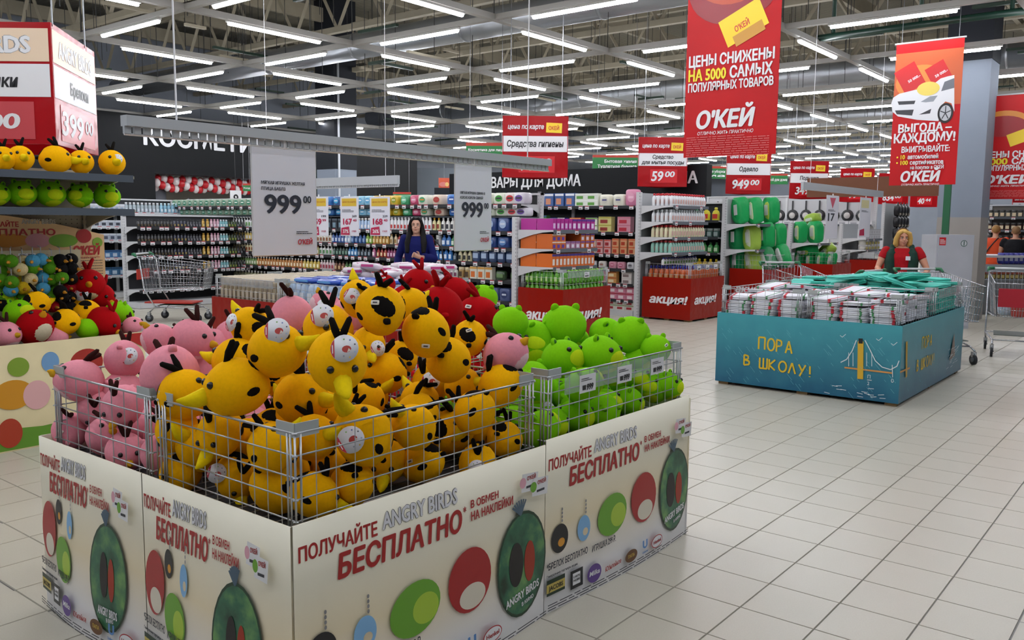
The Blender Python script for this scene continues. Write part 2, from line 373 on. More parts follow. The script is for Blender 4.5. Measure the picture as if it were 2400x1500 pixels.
p = Print((-21.6, 14.2, 1.95), (0, 1, 0), (0, 0, 1)); p.text(.18, .1, .24, '9', BLK, align='c'); p.build(n9); MB().tube([(-21.61, 14.38, 2.4), (-21.61, 14.38, ZC)], .008, BLK, 4).build('hook', n9)
# main fascia ТОВАРЫ ДЛЯ ДОМА
hf = thing('department_fascia', 'long black fascia with white capitals above the household shelves', 'wall sign', (-9, 14.2, 2.05))
x0, x1 = at_y(985, 420, 14.2).x, at_y(1657, 400, 14.2).x
MB().b2((-13.2, 14.2, 2.06), (x1, 14.4, 2.62), dk).build('fascia_board', hf)
a, b_ = at_y(1152, 440, 14.2), at_y(1362, 432, 14.2)
p = Print((a.x, 14.19, a.z), (1, 0, 0), (0, 0, 1)); p.text(b_.x-a.x, 0, .21, 'ТОВАРЫ ДЛЯ ДОМА', mat('dededf', .5), width=(b_.x-a.x)*1.17, align='r', bold=.03)
a2 = at_y(1636, 442, 14.2); p.text(a2.x-a.x, .0, .2, 'ДОМА', mat('dededf', .5), align='r', bold=.03); p.build(hf)
br = MB(); br.b2((-7.2, 19.6, 2.2), (2, 19.8, 2.62), mat('6e4632', .6, kind='paint')); br.build('trim_21', kind='structure')
# pillars
colm = mat('8a93a0', .7, kind='plaster'); cbe = mat('a19c97', .7, kind='plaster')
def pillar(x, y, w, zb, label, kz=None):
    c = thing('pillar', label, 'pillar', (x, y, 0)); m = MB(); m.b2((x-w/2, y-w/2, 0), (x+w/2, y+w/2, zb), cbe if kz else colm); m.build('pillar_base', c)
    if kz: MB().b2((x-w/2, y-w/2, zb), (x+w/2, y+w/2, kz), colm).build('pillar_shaft', c)
    zt = kz or zb; MB().b2((x-w/2-.01, y-w/2-.01, zt), (x+w/2+.01, y+w/2+.01, ZC), dgrey).build('pillar_head', c); return c
pc = at_d(2258, 500, 14.6); pcp = pillar(pc.x, pc.y, .66, 1.72, 'tall grey pillar with beige foot behind the white cabinet', 4.25)
q = at_d(2222, 440, 13.9); gl = pcp; MB().b2((q.x-.05, q.y-.03, 1.3), (q.x+.05, q.y+.03, 3.3), mat('17603a', .5)).build('green_strip', gl)
pc2 = at_d(790, 450, 24.5); pillar(pc2.x, pc2.y, .78, 3.0, 'grey pillar with dark head beyond the household shelves')
MB().tube([(pc2.x+.46, pc2.y-.3, .3), (pc2.x+.46, pc2.y-.3, 6)], .03, mat('cfd3da', .4), 8).build('downpipe', None, label='thin white pipe running up the grey far pillar', cat='pipe')
# grey back rooms beyond, seen between the signs
for i, (ua, ub, va, vb, dep, hx) in enumerate(((832, 1075, 392, 520, 33, '7e868f'), (876, 935, 433, 445, 30, '23262c'), (1018, 1062, 440, 456, 30, '23262c'), (760, 812, 398, 450, 26.5, '97a0a8'), (738, 752, 395, 450, 26, '1f2d2a'))):
    a, b_ = at_d(ua, va, dep), at_d(ub, vb, dep); m = MB(); zb = 0 if i in (0, 3) else b_.z
    d = Vector((AR.x, AR.y, 0)).normalized(); n = Vector((-d.y, d.x, 0)); L = (b_-a).dot(d)
    P_ = [a, a+d*L, a+d*L+n*.2, a+n*.2]; m.add([(p.x, p.y, zb) for p in P_]+[(p.x, p.y, a.z) for p in P_], [(3, 2, 1, 0), (4, 5, 6, 7), (0, 1, 5, 4), (1, 2, 6, 5), (2, 3, 7, 6), (3, 0, 4, 7)], mat(hx, .7, kind='plaster'))
    m.build('wall_room' if i != 4 else 'trim_22', kind='structure')
# ================================================================ hanging price boxes (square prisms) and flags
FR = Vector((AR.x, AR.y, 0)).normalized()
chain = mat('8b8d90', .35, .8); wire = mat('b4b8bc', .3, .9)
def price_box(u, vt, dep, W, H, top, name, price, cents, label, lines=1, chains=True, rot=0, right=None):
    """u,vt: picture point of the front face's top left corner; a square box sign with a printed front and side"""
    a = at_d(u, vt, dep); t = thing('price_sign', label, 'sign', (a.x, a.y, a.z-H), 0, None)
    d = Matrix.Rotation(rot, 3, 'Z')@FR; n = Vector((-d.y, d.x, 0)); zb = a.z-H; b = MB(); th = .012
    cs = [a, a+d*W, a+d*W*.5+n*W*.6]
    redm = mat('a80e16', .3, kind='film')
    for i in range(3):
        p, q = cs[i], cs[(i+1) % 3]; e = (q-p).normalized(); s_ = Vector((-e.y, e.x, 0))*th
        b.add([(v.x, v.y, z) for z in (zb, a.z) for v in (p, q, q+s_, p+s_)], [(3, 2, 1, 0), (4, 5, 6, 7), (0, 1, 5, 4), (1, 2, 6, 5), (2, 3, 7, 6), (3, 0, 4, 7)], redm)
    b.build('sign_body', t)
    def face(O, dd, nm, pr, ct):
        p = Print((O.x, O.y, zb), dd, (0, 0, 1)); p.e = .003
        p.rect(.0, H*.42, W, H*.255, WHITE); p.rect(W*.25, H*.08, W*.55, H*.27, mat('d0252c', .25)); p.up(2)
        p.text(W*.08, H*.79, H*.075, 'цена по карте', WHITE, width=W*.55, shear=.15); p.rect(W*.66, H*.735, W*.24, H*.16, YEL, -.04); p.up(2); p.text(W*.78, H*.775, H*.06, "ОКЕЙ", RED, width=W*.16, align='c')
        if '\n' in nm:
            l1, l2 = nm.split('\n'); p.text(W/2, H*.565, H*.075, l1, BLK, align='c', shear=.15, width=W*.42); p.text(W/2, H*.455, H*.075, l2, BLK, align='c', shear=.15, width=W*.86)
        else: p.text(W/2, H*.5, H*.1, nm, BLK, align='c', shear=.15, width=min(W*.86, W*.062*len(nm)+W*.05))
        p.text(W*.52, H*.12, H*.19, pr, WHITE, align='r' if ct else 'c', shear=.15, bold=.03, width=W*.125*len(pr))
        if ct: p.text(W*.55, H*.2, H*.11, ct, WHITE, shear=.15, bold=.03, width=W*.2)
        p.build(t)
    face(a, d, name, price, cents)
    if right: face(cs[1]+Vector((0, 0, 0)), n, *right)
    if chains:
        for c_ in (a+d*W*.12+n*.03, a+d*W*.9+n*.03):
            cb = MB(); cb.tube([(c_.x, c_.y, a.z-.02), (c_.x, c_.y, ZC)], .006, chain, 4); cb.build('chain', t)
    return t
price_box(1178, 271, 11.8, .9, .83, 0, 'Средства гигиены', '99', '00', 'largest central red price box above the nearest shelf end')
price_box(1497, 321, 15.2, .87, .86, 0, 'Средство\nдля мытья посуды', '59', '00', 'red price box with price 59 and a two-line name')
price_box(1704, 348, 16.8, .87, .87, 0, 'Одеяло', '949', '00', 'red price box with price 949 just under the tall banner')
price_box(1853, 377, 19.9, .89, .86, 0, 'Подушка', '349', '00', 'red price box with price 349 behind the far price rail')
price_box(1971, 394, 22.8, .9, .88, 0, 'Тарелка', '99', '00', 'red price box with price 99 right of the 349 box')
price_box(2061, 406, 25.5, .9, .9, 0, 'Сковорода', '834', '00', 'red price box with price 834 behind the car banner foot')
price_box(2136, 420, 28.4, .9, .9, 0, 'Приправы', '40', '44', 'red price box with price 40 and small 44 beside the grey pillar')
price_box(2374, 460, 22.5, .62, .5, 0, 'Печенье', '28', '90', 'small red price box at the right edge above the shelves', chains=False)
# near box at the left, two faces seen
c0 = at_d(118, 52, 6.2); H = .86; W = .98
t = thing('price_sign', 'large near red price box with price 399 hanging above the plush shelves', 'sign', (c0.x, c0.y, c0.z-H))
dL = Vector((AR.x, AR.y, 0)).normalized(); dR = Matrix.Rotation(math.radians(101), 3, 'Z')@dL
redm = mat('a80e16', .25, kind='film'); b = MB(); zb = c0.z-H
cs = [c0-dL*W*1.5, c0, c0+dR*1.12, c0+dR*1.12-dL*W*1.5]
for i in range(4):
    p_, q_ = cs[i], cs[(i+1) % 4]; e = (q_-p_).normalized(); s_ = Vector((-e.y, e.x, 0))*.012
    b.add([(v.x, v.y, z) for z in (zb, c0.z) for v in (p_, q_, q_+s_, p_+s_)], [(3, 2, 1, 0), (4, 5, 6, 7), (0, 1, 5, 4), (1, 2, 6, 5), (2, 3, 7, 6), (3, 0, 4, 7)], redm)
b.build('sign_body', t)
cream = mat('ecd2b4', .4)
for O, D, LL_, nm, pr in ((cs[0], dL, W*1.5, 'Мягкие игрушки', '999'), (c0, dR, 1.12, 'Брелоки', '399')):
    p = Print((O.x, O.y, zb), D, (0, 0, 1)); p.e = .003
    p.rect(.01, H*.68, LL_-.03, H*.27, cream); p.rect(.01, H*.39, LL_-.03, H*.27, WHITE); p.rect(LL_*.12, H*.04, LL_*.78, H*.31, mat('c94a50', .3)); p.up(2)
    if nm == 'Брелоки': p.text(LL_*.12, H*.745, H*.13, 'ANGRY BIRDS', WHITE, width=LL_*.76, bold=.05, outline=mat('8e8e90', .5)); p.text(LL_*.35, H*.47, H*.1, nm, BLK, width=LL_*.42); p.text(LL_*.12, H*.1, H*.2, '399', WHITE, width=LL_*.5, bold=.03, shear=.1); p.text(LL_*.66, H*.17, H*.12, '00', WHITE, width=LL_*.2, bold=.03, shear=.1)
    else: p.text(LL_*.9, H*.755, H*.13, 'ANGRY BIRDS', WHITE, width=LL_*.7, bold=.05, align='r', outline=mat('8e8e90', .5)); p.text(LL_*.83, H*.47, H*.1, 'Мягкие игрушки', BLK, width=LL_*.6, align='r', shear=.15, bold=.03); p.text(LL_*.6, H*.13, H*.17, '999', WHITE, width=LL_*.3, align='r', bold=.03, shear=.1); p.text(LL_*.66, H*.13, H*.12, '00', WHITE, width=LL_*.17, bold=.03, shear=.1)
    p.build(t)
for c_ in (c0+dR*.04, c0+dR*.85): MB().tube([(c_.x, c_.y, c0.z-.02), (c_.x, c_.y, ZC)], .006, chain, 4).build('chain', t)
# green department flags
def flag(u0, v0, u1, v1, dep, l1, l2, label):
    a, b_ = at_d(u0, v0, dep), at_d(u1, v1, dep); D = Vector((b_.x-a.x, b_.y-a.y, 0)); W = D.length; D.normalize(); H = a.z-b_.z+ (0); t = thing('department_flag', label, 'sign', (a.x, a.y, b_.z))
    n = Vector((-D.y, D.x, 0)); m = MB(); gmm = mat('1d7a3a', .4)
    for z0, z1, mm in ((b_.z, a.z-.05, gmm), (a.z-.05, a.z, mat('b4331f', .4))):
        m.add([(v.x, v.y, z) for z in (z0, z1) for v in (a, a+D*W, a+D*W+n*.03, a+n*.03)], [(3, 2, 1, 0), (4, 5, 6, 7), (0, 1, 5, 4), (1, 2, 6, 5), (2, 3, 7, 6), (3, 0, 4, 7)], mm)
    m.build('board', t); p = Print((a.x, a.y, b_.z), D, (0, 0, 1)); p.e = .003; hh = a.z-.05-b_.z
    if l2: p.text(W*.96, hh*.58, hh*.24, l1, WHITE, align='r', width=W*.7); p.text(W*.96, hh*.18, hh*.24, l2, WHITE, align='r', width=W*.85)
    else: p.text(W*.06, hh*.38, hh*.3, l1, WHITE, width=W*.9)
    p.build(t)
    for s_ in (.1, .9): MB().tube([(a.x+D.x*W*s_, a.y+D.y*W*s_, a.z), (a.x+D.x*W*s_, a.y+D.y*W*s_, ZC)], .005, chain, 4).build('hook', t)
flag(1092, 334, 1185, 362, 13.6, 'Косметика для лица', '', 'green sign with one white line beside the largest central price box')
flag(1389, 363, 1496, 399, 17.5, 'Бытовая химия', 'Туалетная бумага', 'green sign with two white lines left of the 59 price box')
flag(1596, 389, 1703, 419, 20, 'Средства для уборки', 'дома', 'green sign between the 59 box and the 949 box')
flag(1800, 407, 1846, 432, 23, 'Всё для дома', '', 'small green sign right of the 949 price box')
flag(326, 416, 370, 438, 24, 'Косметика', 'Гигиена', 'small green flag at the left end of the balloon garland')
flag(569, 430, 587, 448, 24, 'Уход', '', 'tiny green flag left of the big white price sheet')
flag(921, 450, 963, 463, 21, 'Гигиена', '', 'small green flag above the woman')
# hanging banners
def banner(u0, v0, u1, v1, y, label):
    a, b_ = at_y(u0, v0, y), at_y(u1, v1, y); W = b_.x-a.x; H = 0; z1 = at_y(u0, v0, y).z; zb = at_y(u0, v1, y).z
    return a, W
def mk_banner(x0, x1, z0, z1, y, label):
    t = thing('banner', label, 'banner', (x0, y, z0)); W, H = x1-x0, z1-z0
    bow = None
    p = Print((x0, y, z0), (1, 0, 0), (0, 0, 1), bow=bow); m = mat('b9151c', .35, kind='redprint'); vs = []; nx, ny = 6, 30
    for s_ in (0, -.004):
        for j in range(ny+1):
            for i in range(nx+1): vs.append(p.P(W*i/nx, H*j/ny, s_))
    k = (nx+1)*(ny+1); fs = []
    for j in range(ny):
        for i in range(nx): a = j*(nx+1)+i; fs.append((a, a+1, a+nx+2, a+nx+1)); fs.append((k+a, k+a+nx+1, k+a+nx+2, k+a+1))
    p2 = MB().add(vs, fs, m, True); p2.build('sheet', t)
    q = MB(); q.tube([(x0-.02, y, z1), (x1+.02, y, z1)], .012, WHITE, 6); q.build('top_bar', t)
    for s_ in (.08, .92): MB().tube([(x0+W*s_, y, z1), (x0+W*s_, y, ZC)], .004, chain, 4).build('cord', t)
    p.e = .004; return t, p, W, H
y = 7.6; A = at_y(1602, 365, y); B = at_y(1817, 372, y); zt = A.z+2.35
t, p, W, H = mk_banner(A.x, B.x, A.z-.02, zt, y, 'tall nearest red banner with a golden card and the number 5000')
def zy(u, v): q = at_y(u, v, y); return q.x-A.x, q.z-(A.z-.02)
p.oval(W*.5, zy(1700, -30)[1], W*.49, .34, mat('8f1220', .3)); p.oval(W*.48, zy(1700, -75)[1], W*.44, .33, mat('b8421c', .3)); p.up(3)
cx, cyy = zy(1757, 66); p.rect(cx-.2, cyy-.15, .42, .26, YEL, .42); p.up(); p.rect(cx-.12, cyy-.15, .3, .1, mat('c9902a', .3), .42); p.text(cx-.13, cyy-.02, .05, "О'КЕЙ", RED, width=.15, ang=.42, shear=.1)
h = .115
x_, z_ = zy(1607, 160); p.text(.03, z_, .095, 'ЦЕНЫ СНИЖЕНЫ', WHITE, width=W*.92, bold=.04)
x_, z_ = zy(1607, 193); p.text(.03, z_, .1, 'НА 5000', mat('f0dc2c', .4), width=W*.42, bold=.04); p.text(W*.49, z_, .1, 'САМЫХ', WHITE, width=W*.45, bold=.04)
x_, z_ = zy(1607, 218); p.text(.03, z_, .075, 'ПОПУЛЯРНЫХ ТОВАРОВ', WHITE, width=W*.92, bold=.04)
x_, z_ = zy(1632, 302); okey(p, x_, z_, .15, W*.64, WHITE)
x_, z_ = zy(1606, 370); p.fine(.03, z_-.0, W*.9, .2, 10, mat('dc6a6a', .4), .35); p.build(t)
y = 12.6; A = at_y(2083, 435, y); B = at_y(2239, 430, y); z1 = at_y(2085, 106, y).z
t, p, W, H = mk_banner(A.x, B.x, A.z, z1, y, 'red hanging banner printed with a white car')
def zy(u, v): q = at_y(u, v, y); return q.x-A.x, q.z-A.z
p.rect(0, H*.55, W, H*.38, mat('c85a2a', .35), nx=4); p.oval(W*.4, H*.72, W*.38, H*.12, mat('dd8436', .35)); p.up(3)
p.rect(W*.18, H*.64, W*.34, H*.18, RED, .5); p.rect(W*.62, H*.66, W*.3, H*.16, RED, -.6+1.1); p.up(); p.text(W*.22, H*.72, .035, '50 000.-', WHITE, ang=.5); p.text(W*.62, H*.74, .035, '50 000.-', WHITE, ang=.5)
car = mat('dfe0e4', .3); dkc = mat('2a2d33', .3)
pts = [zy(u, v) for u, v in ((2089, 243), (2094, 229), (2108, 220), (2140, 212), (2165, 207), (2190, 196), (2205, 184), (2222, 179), (2237, 176), (2237, 262), (2230, 242), (2216, 238), (2204, 250), (2200, 284), (2150, 281), (2105, 273), (2092, 262))]
p.poly(pts[::-1], car); p.up(2)
p.poly([zy(u, v) for u, v in ((2214, 192), (2237, 183), (2237, 206), (2206, 214))][::-1], mat('6b7078', .2))
p.poly([zy(u, v) for u, v in ((2104, 238), (2146, 236), (2143, 244), (2107, 246))][::-1], dkc); p.poly([zy(u, v) for u, v in ((2098, 259), (2142, 257), (2138, 271), (2102, 268))][::-1], dkc)
p.poly([zy(u, v) for u, v in ((2158, 239), (2180, 226), (2198, 224), (2188, 238), (2170, 240))][::-1], mat('8d939c', .2)); p.poly([zy(u, v) for u, v in ((2154, 269), (2183, 255), (2180, 266))][::-1], dkc)
wx, wz = zy(2216, 265); p.up(); p.oval(wx, wz, .095, .13, BLK); p.up(); p.oval(wx, wz, .07, .1, mat('b9bcc2', .3)); p.up()
for i in range(5): p.line(wx, wz, wx+.065*math.cos(i*1.257+.3), wz+.09*math.sin(i*1.257+.3), .012, dkc)
x_, z_ = zy(2176, 208); p.oval(x_, z_, .14, .09, mat('e6cf62', .4)); p.up()
x_, z_ = zy(2098, 312); p.text(W*.1, z_, .105, 'ВЫГОДА –', WHITE, width=W*.8, bold=.04); x_, z_ = zy(2090, 336); p.text(W*.04, z_, .115, 'КАЖДОМУ!', WHITE, width=W*.92, bold=.04)
x_, z_ = zy(2110, 360); p.text(W*.17, z_+.01, .075, 'ВЫИГРЫВАЙТЕ:', WHITE, width=W*.72, bold=.03)
z_ = zy(2100, 374)[1]; p.text(W*.1, z_, .055, '• 10', mat('f0dc2c'), bold=.03, width=W*.13); p.text(W*.27, z_, .055, 'автомобилей', WHITE, width=W*.46, bold=.03)
z_ = zy(2100, 387)[1]; p.text(W*.1, z_, .055, '• 100', mat('f0dc2c'), bold=.03, width=W*.18); p.text(W*.31, z_, .055, 'сертификатов', WHITE, width=W*.5, bold=.03)
z_ = zy(2100, 398)[1]; p.text(W*.82, z_, .045, 'на покупки в ОКЕЙ', WHITE, width=W*.5, align='r')
z_ = zy(2112, 426)[1]; okey(p, W*.18, z_, .13, W*.6, WHITE); p.build(t)
y = 16.5; A = at_y(2296, 467, y); z1 = at_y(2318, 225, y).z
t, p, W, H = mk_banner(A.x, A.x+1.15, A.z, z1, y, 'red banner with the number 5000 cut by the right edge')
def zy(u, v): q = at_y(u, v, y); return q.x-A.x, q.z-A.z
p.oval(W*.25, H*.73, W*.33, H*.12, mat('d98a2c', .3)); p.up(2); p.oval(W*.23, H*.7, W*.32, H*.1, mat('9c1a22', .3)); p.oval(W*.8, H*.74, W*.12, H*.07, mat('e0cb66', .4)); p.up(2); p.rect(W*.35, H*.5, W*.4, H*.12, YEL, .35)
p.text(-.0+W*.03, H*.4, .1, 'ЦЕНЫ СНИЖЕНЫ', WHITE, width=W*.94, bold=.04); p.text(W*.03, H*.335, .1, '5000', mat('f0dc2c'), width=W*.3, bold=.04); p.text(W*.38, H*.335, .1, 'САМЫХ', WHITE, width=W*.5, bold=.04); p.text(W*.03, H*.275, .085, 'ПОПУЛЯРНЫХ ТОВАРОВ', WHITE, width=W*.94, bold=.04)
okey(p, W*.03, H*.15, .13, W*.62, WHITE); p.fine(W*.03, H*.02, W*.9, H*.07, 7, mat('dc6a6a', .4), .35); p.build(t)
for (u0, v0, u1, v1, dep, nm) in ((830, 401, 856, 441, 30, 'small orange poster on the far grey wall, left one'), (1028, 417, 1054, 442, 30, 'small orange poster on the far grey wall, right one')):
    a, b_ = at_d(u0, v0, dep), at_d(u1, v1, dep); t = thing('poster', nm, 'poster', (a.x, a.y, b_.z)); D = FR; L = (b_-a).dot(D); m = MB()
    n = Vector((-D.y, D.x, 0)); m.add([(v.x, v.y, z) for z in (b_.z, a.z) for v in (a, a+D*L, a+D*L+n*.03, a+n*.03)], [(3, 2, 1, 0), (4, 5, 6, 7), (0, 1, 5, 4), (1, 2, 6, 5), (2, 3, 7, 6), (3, 0, 4, 7)], mat('c4471f', .4)); m.build('sheet', t)
    p = Print((a.x, a.y, b_.z), D, (0, 0, 1)); h_ = a.z-b_.z; p.e = .004; p.oval(L*.4, h_*.4, L*.35, h_*.22, mat('c9716a')); p.oval(L*.75, h_*.4, L*.17, h_*.2, mat('ddb46a')); p.build(t); MB().tube([(a.x+D.x*L*.5, a.y+D.y*L*.5, a.z), (a.x+D.x*L*.5, a.y+D.y*L*.5, ZC)], .004, chain, 4).build('cord', t)
# price rails with sheets
alu = mat('aeb2b6', .45, .1)
def rail(P0, P1, hgt, label, hooks=True):
    P0, P1 = Vector(P0), Vector(P1); t = thing('price_rail', label, 'rail', P0); d = (P1-P0).normalized(); n = Vector((d.y, -d.x, 0)); m = MB(); L = (P1-P0).length
    ps = [P0, P1]; w_ = .02
    m.add([(v.x+n.x*s_, v.y+n.y*s_, v.z+z) for z in (0, hgt) for v, s_ in ((P0, w_), (P1, w_), (P1, -w_), (P0, -w_))], [(3, 2, 1, 0), (4, 5, 6, 7), (0, 1, 5, 4), (1, 2, 6, 5), (2, 3, 7, 6), (3, 0, 4, 7)], alu); m.build('rail_profile', t)
    if hooks:
        c = MB(); s_ = .01
        while s_ < L: q = P0+d*s_; c.box((q.x, q.y, q.z-.012), (.022 if abs(d.x) > .5 else .012, .012 if abs(d.x) > .5 else .022, .024), alu); s_ += .034
        c.tube([P0+Vector((0, 0, -.026)), P1+Vector((0, 0, -.026))], .004, WHITE, 4); c.build('toothed_strip', t, kind='stuff')
    for s_ in (.08, .92): q = P0.lerp(P1, s_); MB().tube([(q.x, q.y, q.z+hgt), (q.x, q.y, ZC)], .0035, WHITE, 4).build('cord', t)
    return t
rail((-2.76, 1.43, 1.86), (-2.76, 3.74, 1.86), .034, 'long grey toothed price rail hanging above the plush toy baskets')
rail((-10.0, 7.0, 1.99), (-7.3, 7.0, 1.99), .1, 'grey price rail hanging above the second display behind the plush')
a = at_y(1880, 436, 12.5); b_ = at_x(2068, 458, a.x); rail((a.x, a.y, a.z-.05), (a.x, b_.y, a.z-.05), .11, 'grey price rail in front of the 349 and 99 boxes', False)
def sheet(O, D, W, H, label, kind, big, small=None):
    O = Vector(O); D = Vector(D); n = Vector((D.y, -D.x, 0)); t = thing('price_sheet', label, 'price sheet', O); m = MB()
    m.add([(v.x+n.x*s_, v.y+n.y*s_, O.z+z) for z in (0, H) for v, s_ in ((O, .003), (O+D*W, .003), (O+D*W, -.003), (O, -.003))], [(3, 2, 1, 0), (4, 5, 6, 7), (0, 1, 5, 4), (1, 2, 6, 5), (2, 3, 7, 6), (3, 0, 4, 7)], mat('dedfe8', .35)); m.build('paper', t)
    e = MB(); 
    for a, b_ in (((0, 0), (W, 0)), ((0, H), (W, H)), ((0, 0), (0, H)), ((W, 0), (W, H))):
        e.tube([(O.x+D.x*a[0], O.y+D.y*a[0], O.z+a[1]), (O.x+D.x*b_[0], O.y+D.y*b_[0], O.z+b_[1])], .004, mat('d5d6d8', .2), 4)
    e.build('clear_frame', t)
    p = Print(O, D, (0, 0, 1)); p.e = .004; nav = mat('2b2f3c', .5)
    if kind == 999:
        p.text(W*.13, H*.665, H*.028, small[0], nav, width=W*.68); p.text(W*.13, H*.61, H*.028, small[1], nav, width=W*small[2]); p.text(W*.17, H*.4, H*.168, '999', nav, width=W*.58, bold=.025); p.text(W*.78, H*.5, H*.065, '00', nav, width=W*.13)
        p.fine(W*.66, H*.2, W*.26, H*.035, 2, nav); p.text(W*.92, H*.1, H*.045, "О'КЕЙ", mat('c22a3a'), width=W*.24, align='r', shear=.1, bold=.04)
    elif kind == 1:
        cr = mat('b8174a', .4); p.rect(W*.08, H*.76, W*.82, H*.2, mat('d9b52e', .4)); p.up(); p.text(W*.12, H*.85, H*.035, 'ЦЕНА ПО КАРТЕ', mat('b8691c'), width=W*.74); p.fine(W*.1, H*.61, W*.65, H*.08, 3, nav)
        p.text(W*.9, H*.48, H*.05, small[1], nav, align='r', width=W*.25); p.text(W*.15, H*.29, H*.15, big, cr, width=W*.5, bold=.04); p.text(W*.7, H*.37, H*.06, small[0], cr, width=W*.2)
        p.poly([(W*.02, H*.02), (W*.52, H*.02), (W*.48, H*.24), (W*.06, H*.2)], cr); p.up(); p.text(W*.14, H*.07, H*.09, small[2], WHITE, width=W*.32); p.text(W*.88, H*.1, H*.035, "О'КЕЙ", cr, align='r', width=W*.24)
    else:
        if big: p.poly([(W*.25, H*.95), (W*.5, H*.7), (W*.75, H*.95)][::-1], mat('c9566c')); p.text(W*.15, H*.42, H*.17, big, nav, width=W*.55, bold=.03)
        else: p.rect(W*.1, H*.74, W*.7, H*.2, mat('d5cd9a')); p.poly([(W*.04, H*.04), (W*.5, H*.04), (W*.46, H*.22), (W*.06, H*.18)], mat('b8174a'))
        p.fine(W*.15, H*.64, W*.6, H*.05, 2, nav)
    p.build(t)
    MB().tube([(O.x+D.x*W/2, O.y+D.y*W/2, O.z+H), (O.x+D.x*W/2, O.y+D.y*W/2, O.z+H+.03)], .01, WHITE, 4).build('clip', t)
sheet((-2.76, 1.905, 1.43), (0, 1, 0), .292, .4, 'big white 999 price sheet above the yellow toys', 999, '999', ('МЯГКАЯ ИГРУШКА ЖЕЛТАЯ', 'ПТИЦА БАБЛЗ', .37))
sheet((-2.76, 3.005, 1.428), (0, 1, 0), .262, .4, 'big white 999 price sheet above the green toys', 999, '999', ('МЯГКАЯ ИГРУШКА СВИНКА В', 'КОРОНЕ КОРОЛЬ СВИНЕЙ', .62))
for u0, u1, bg, sm, lb in ((736, 770, '159', ('99', '199', '20%'), 'white price sheet partly hidden behind the big 999 sheet'), (799, 841, '167', ('40', '269', '37%'), 'white hanging price sheet, middle one of the three with yellow heads'), (868, 914, '168', ('40', '229', '26%'), 'white hanging price sheet nearest the woman, with red 26 percent mark')):
    u0_ = u0 if bg != '159' else 727
    a = at_y(u0_, 552, 7.0); b_ = at_y(u1, 552, 7.0); z1 = at_y(u1, 461, 7.0).z; sheet((a.x, 7.0, a.z), (1, 0, 0), b_.x-a.x, z1-a.z, lb, 1, bg, sm)
q0 = at_y(1880, 436, 12.5)
for u0, u1, v0, v1, bg, lb in ((1933, 1961, 457, 560, '17', 'narrow white price sheet reading 17 on the far rail'), (2012, 2037, 462, 556, '', 'narrow pale price sheet right of the 17 sheet')):
    a = at_x(u0, v1, q0.x); b_ = at_x(u1, v1, q0.x); z1 = at_x(u0, v0, q0.x).z; sheet((q0.x, a.y, a.z), (0, 1, 0), b_.y-a.y, z1-a.z, lb, 2, bg)
# ================================================================ shelving, products, baskets
steel = mat('c9cacc', .4, kind='paint'); steel_d = mat('42474f', .45); backp = mat('202226', .6); alusil = mat('b9bcbf', .35, .3)
tag_w = mat('dcdcdf', .5); tag_r = mat('b02a35', .5)
tg = MB(); tg.b2((-.04, -.004, -.03), (.04, 0, .03), tag_w); tg.b2((-.04, -.006, .018), (.04, -.004, .03), tag_r); tg.b2((-.03, -.006, -.02), (.02, -.0045, -.008), BLK); TAGM = tg.mesh('price_tag')
def gondola(label, O, rz, L, H, dep, zs, bay=1.25, back=backp, lip=steel_d, tags=.22, side=True, name='shelf_unit', top=True, boards=True, base=True, board_dep=None, tagpal=0, frame=steel):
    """local x along, -y outward; back panel at y=0"""
    t = thing(name, label, 'shelving', O, rz); WL[t.name] = Vector((0, 0, 0)); R = random.Random(int(L*100+O[0]*10))
    MB().b2((0, 0, .1), (L, .03, H-.01), back).build('back_panel', t)
    n = max(1, round(L/bay)); xs = [L*i/n for i in range(n+1)]
    for i, x in enumerate(xs):
        u = MB(); u.b2((x-.03, -.03, 0), (x+.03, .05, H), frame)
        if i in (0, n) and side:
            for k in range(int(H/.05)): u.b2((x-.031, -.022, .05+k*.05), (x+.031, -.014, .072+k*.05), mat('6c6f73')); u.b2((x-.012, -.031, .05+k*.05), (x-.006, -.03, .072+k*.05), mat('6c6f73'))
        u.build('upright', t)
    if base: MB().b2((0, -dep, .0), (L, 0, .1), frame).build('base_deck', t)
    if top: MB().b2((-.03, -.05, H-.03), (L+.03, .06, H), frame).build('top_cap', t)
    for j, z in enumerate(zs):
        for i in range(n):
            m = MB(); a, b = xs[i]+.004, xs[i+1]-.004; m.b2((a, -dep, z-.025), (b, 0, z), frame); m.b2((a, -dep-.008, z-.045), (b, -dep, z+.006), lip); m.build('shelf_board', t)
        for x in (xs[0], xs[-1]):
            m = MB(); pr = [(0, z-.15)]+[(-dep*s, z-.15+(.13)*(1-(1-s)**1.8)) for s in (.2, .45, .7, 1)]+[(-dep, z+.0), (0, z+.0)]
            v = [(x-.006, a, b) for a, b in pr]+[(x+.006, a, b) for a, b in pr]; k = len(pr)
            m.add(v, [tuple(range(k))[::-1], tuple(range(k, 2*k))]+[(i, (i+1) % k, k+(i+1) % k, k+i) for i in range(k)], frame); m.build('bracket', t)
        if tags:
            x = .1
            while x < L-.05: inst(TAGM, 'price_tag', (x, -dep-.01, z-.028), t); x += tags*R.uniform(.6, 1.5)
    t.rotation_euler = (0, 0, rz); RM = Matrix.Translation(Vector(O))@Matrix.Rotation(rz, 4, 'Z'); return t, RM
_p = {}
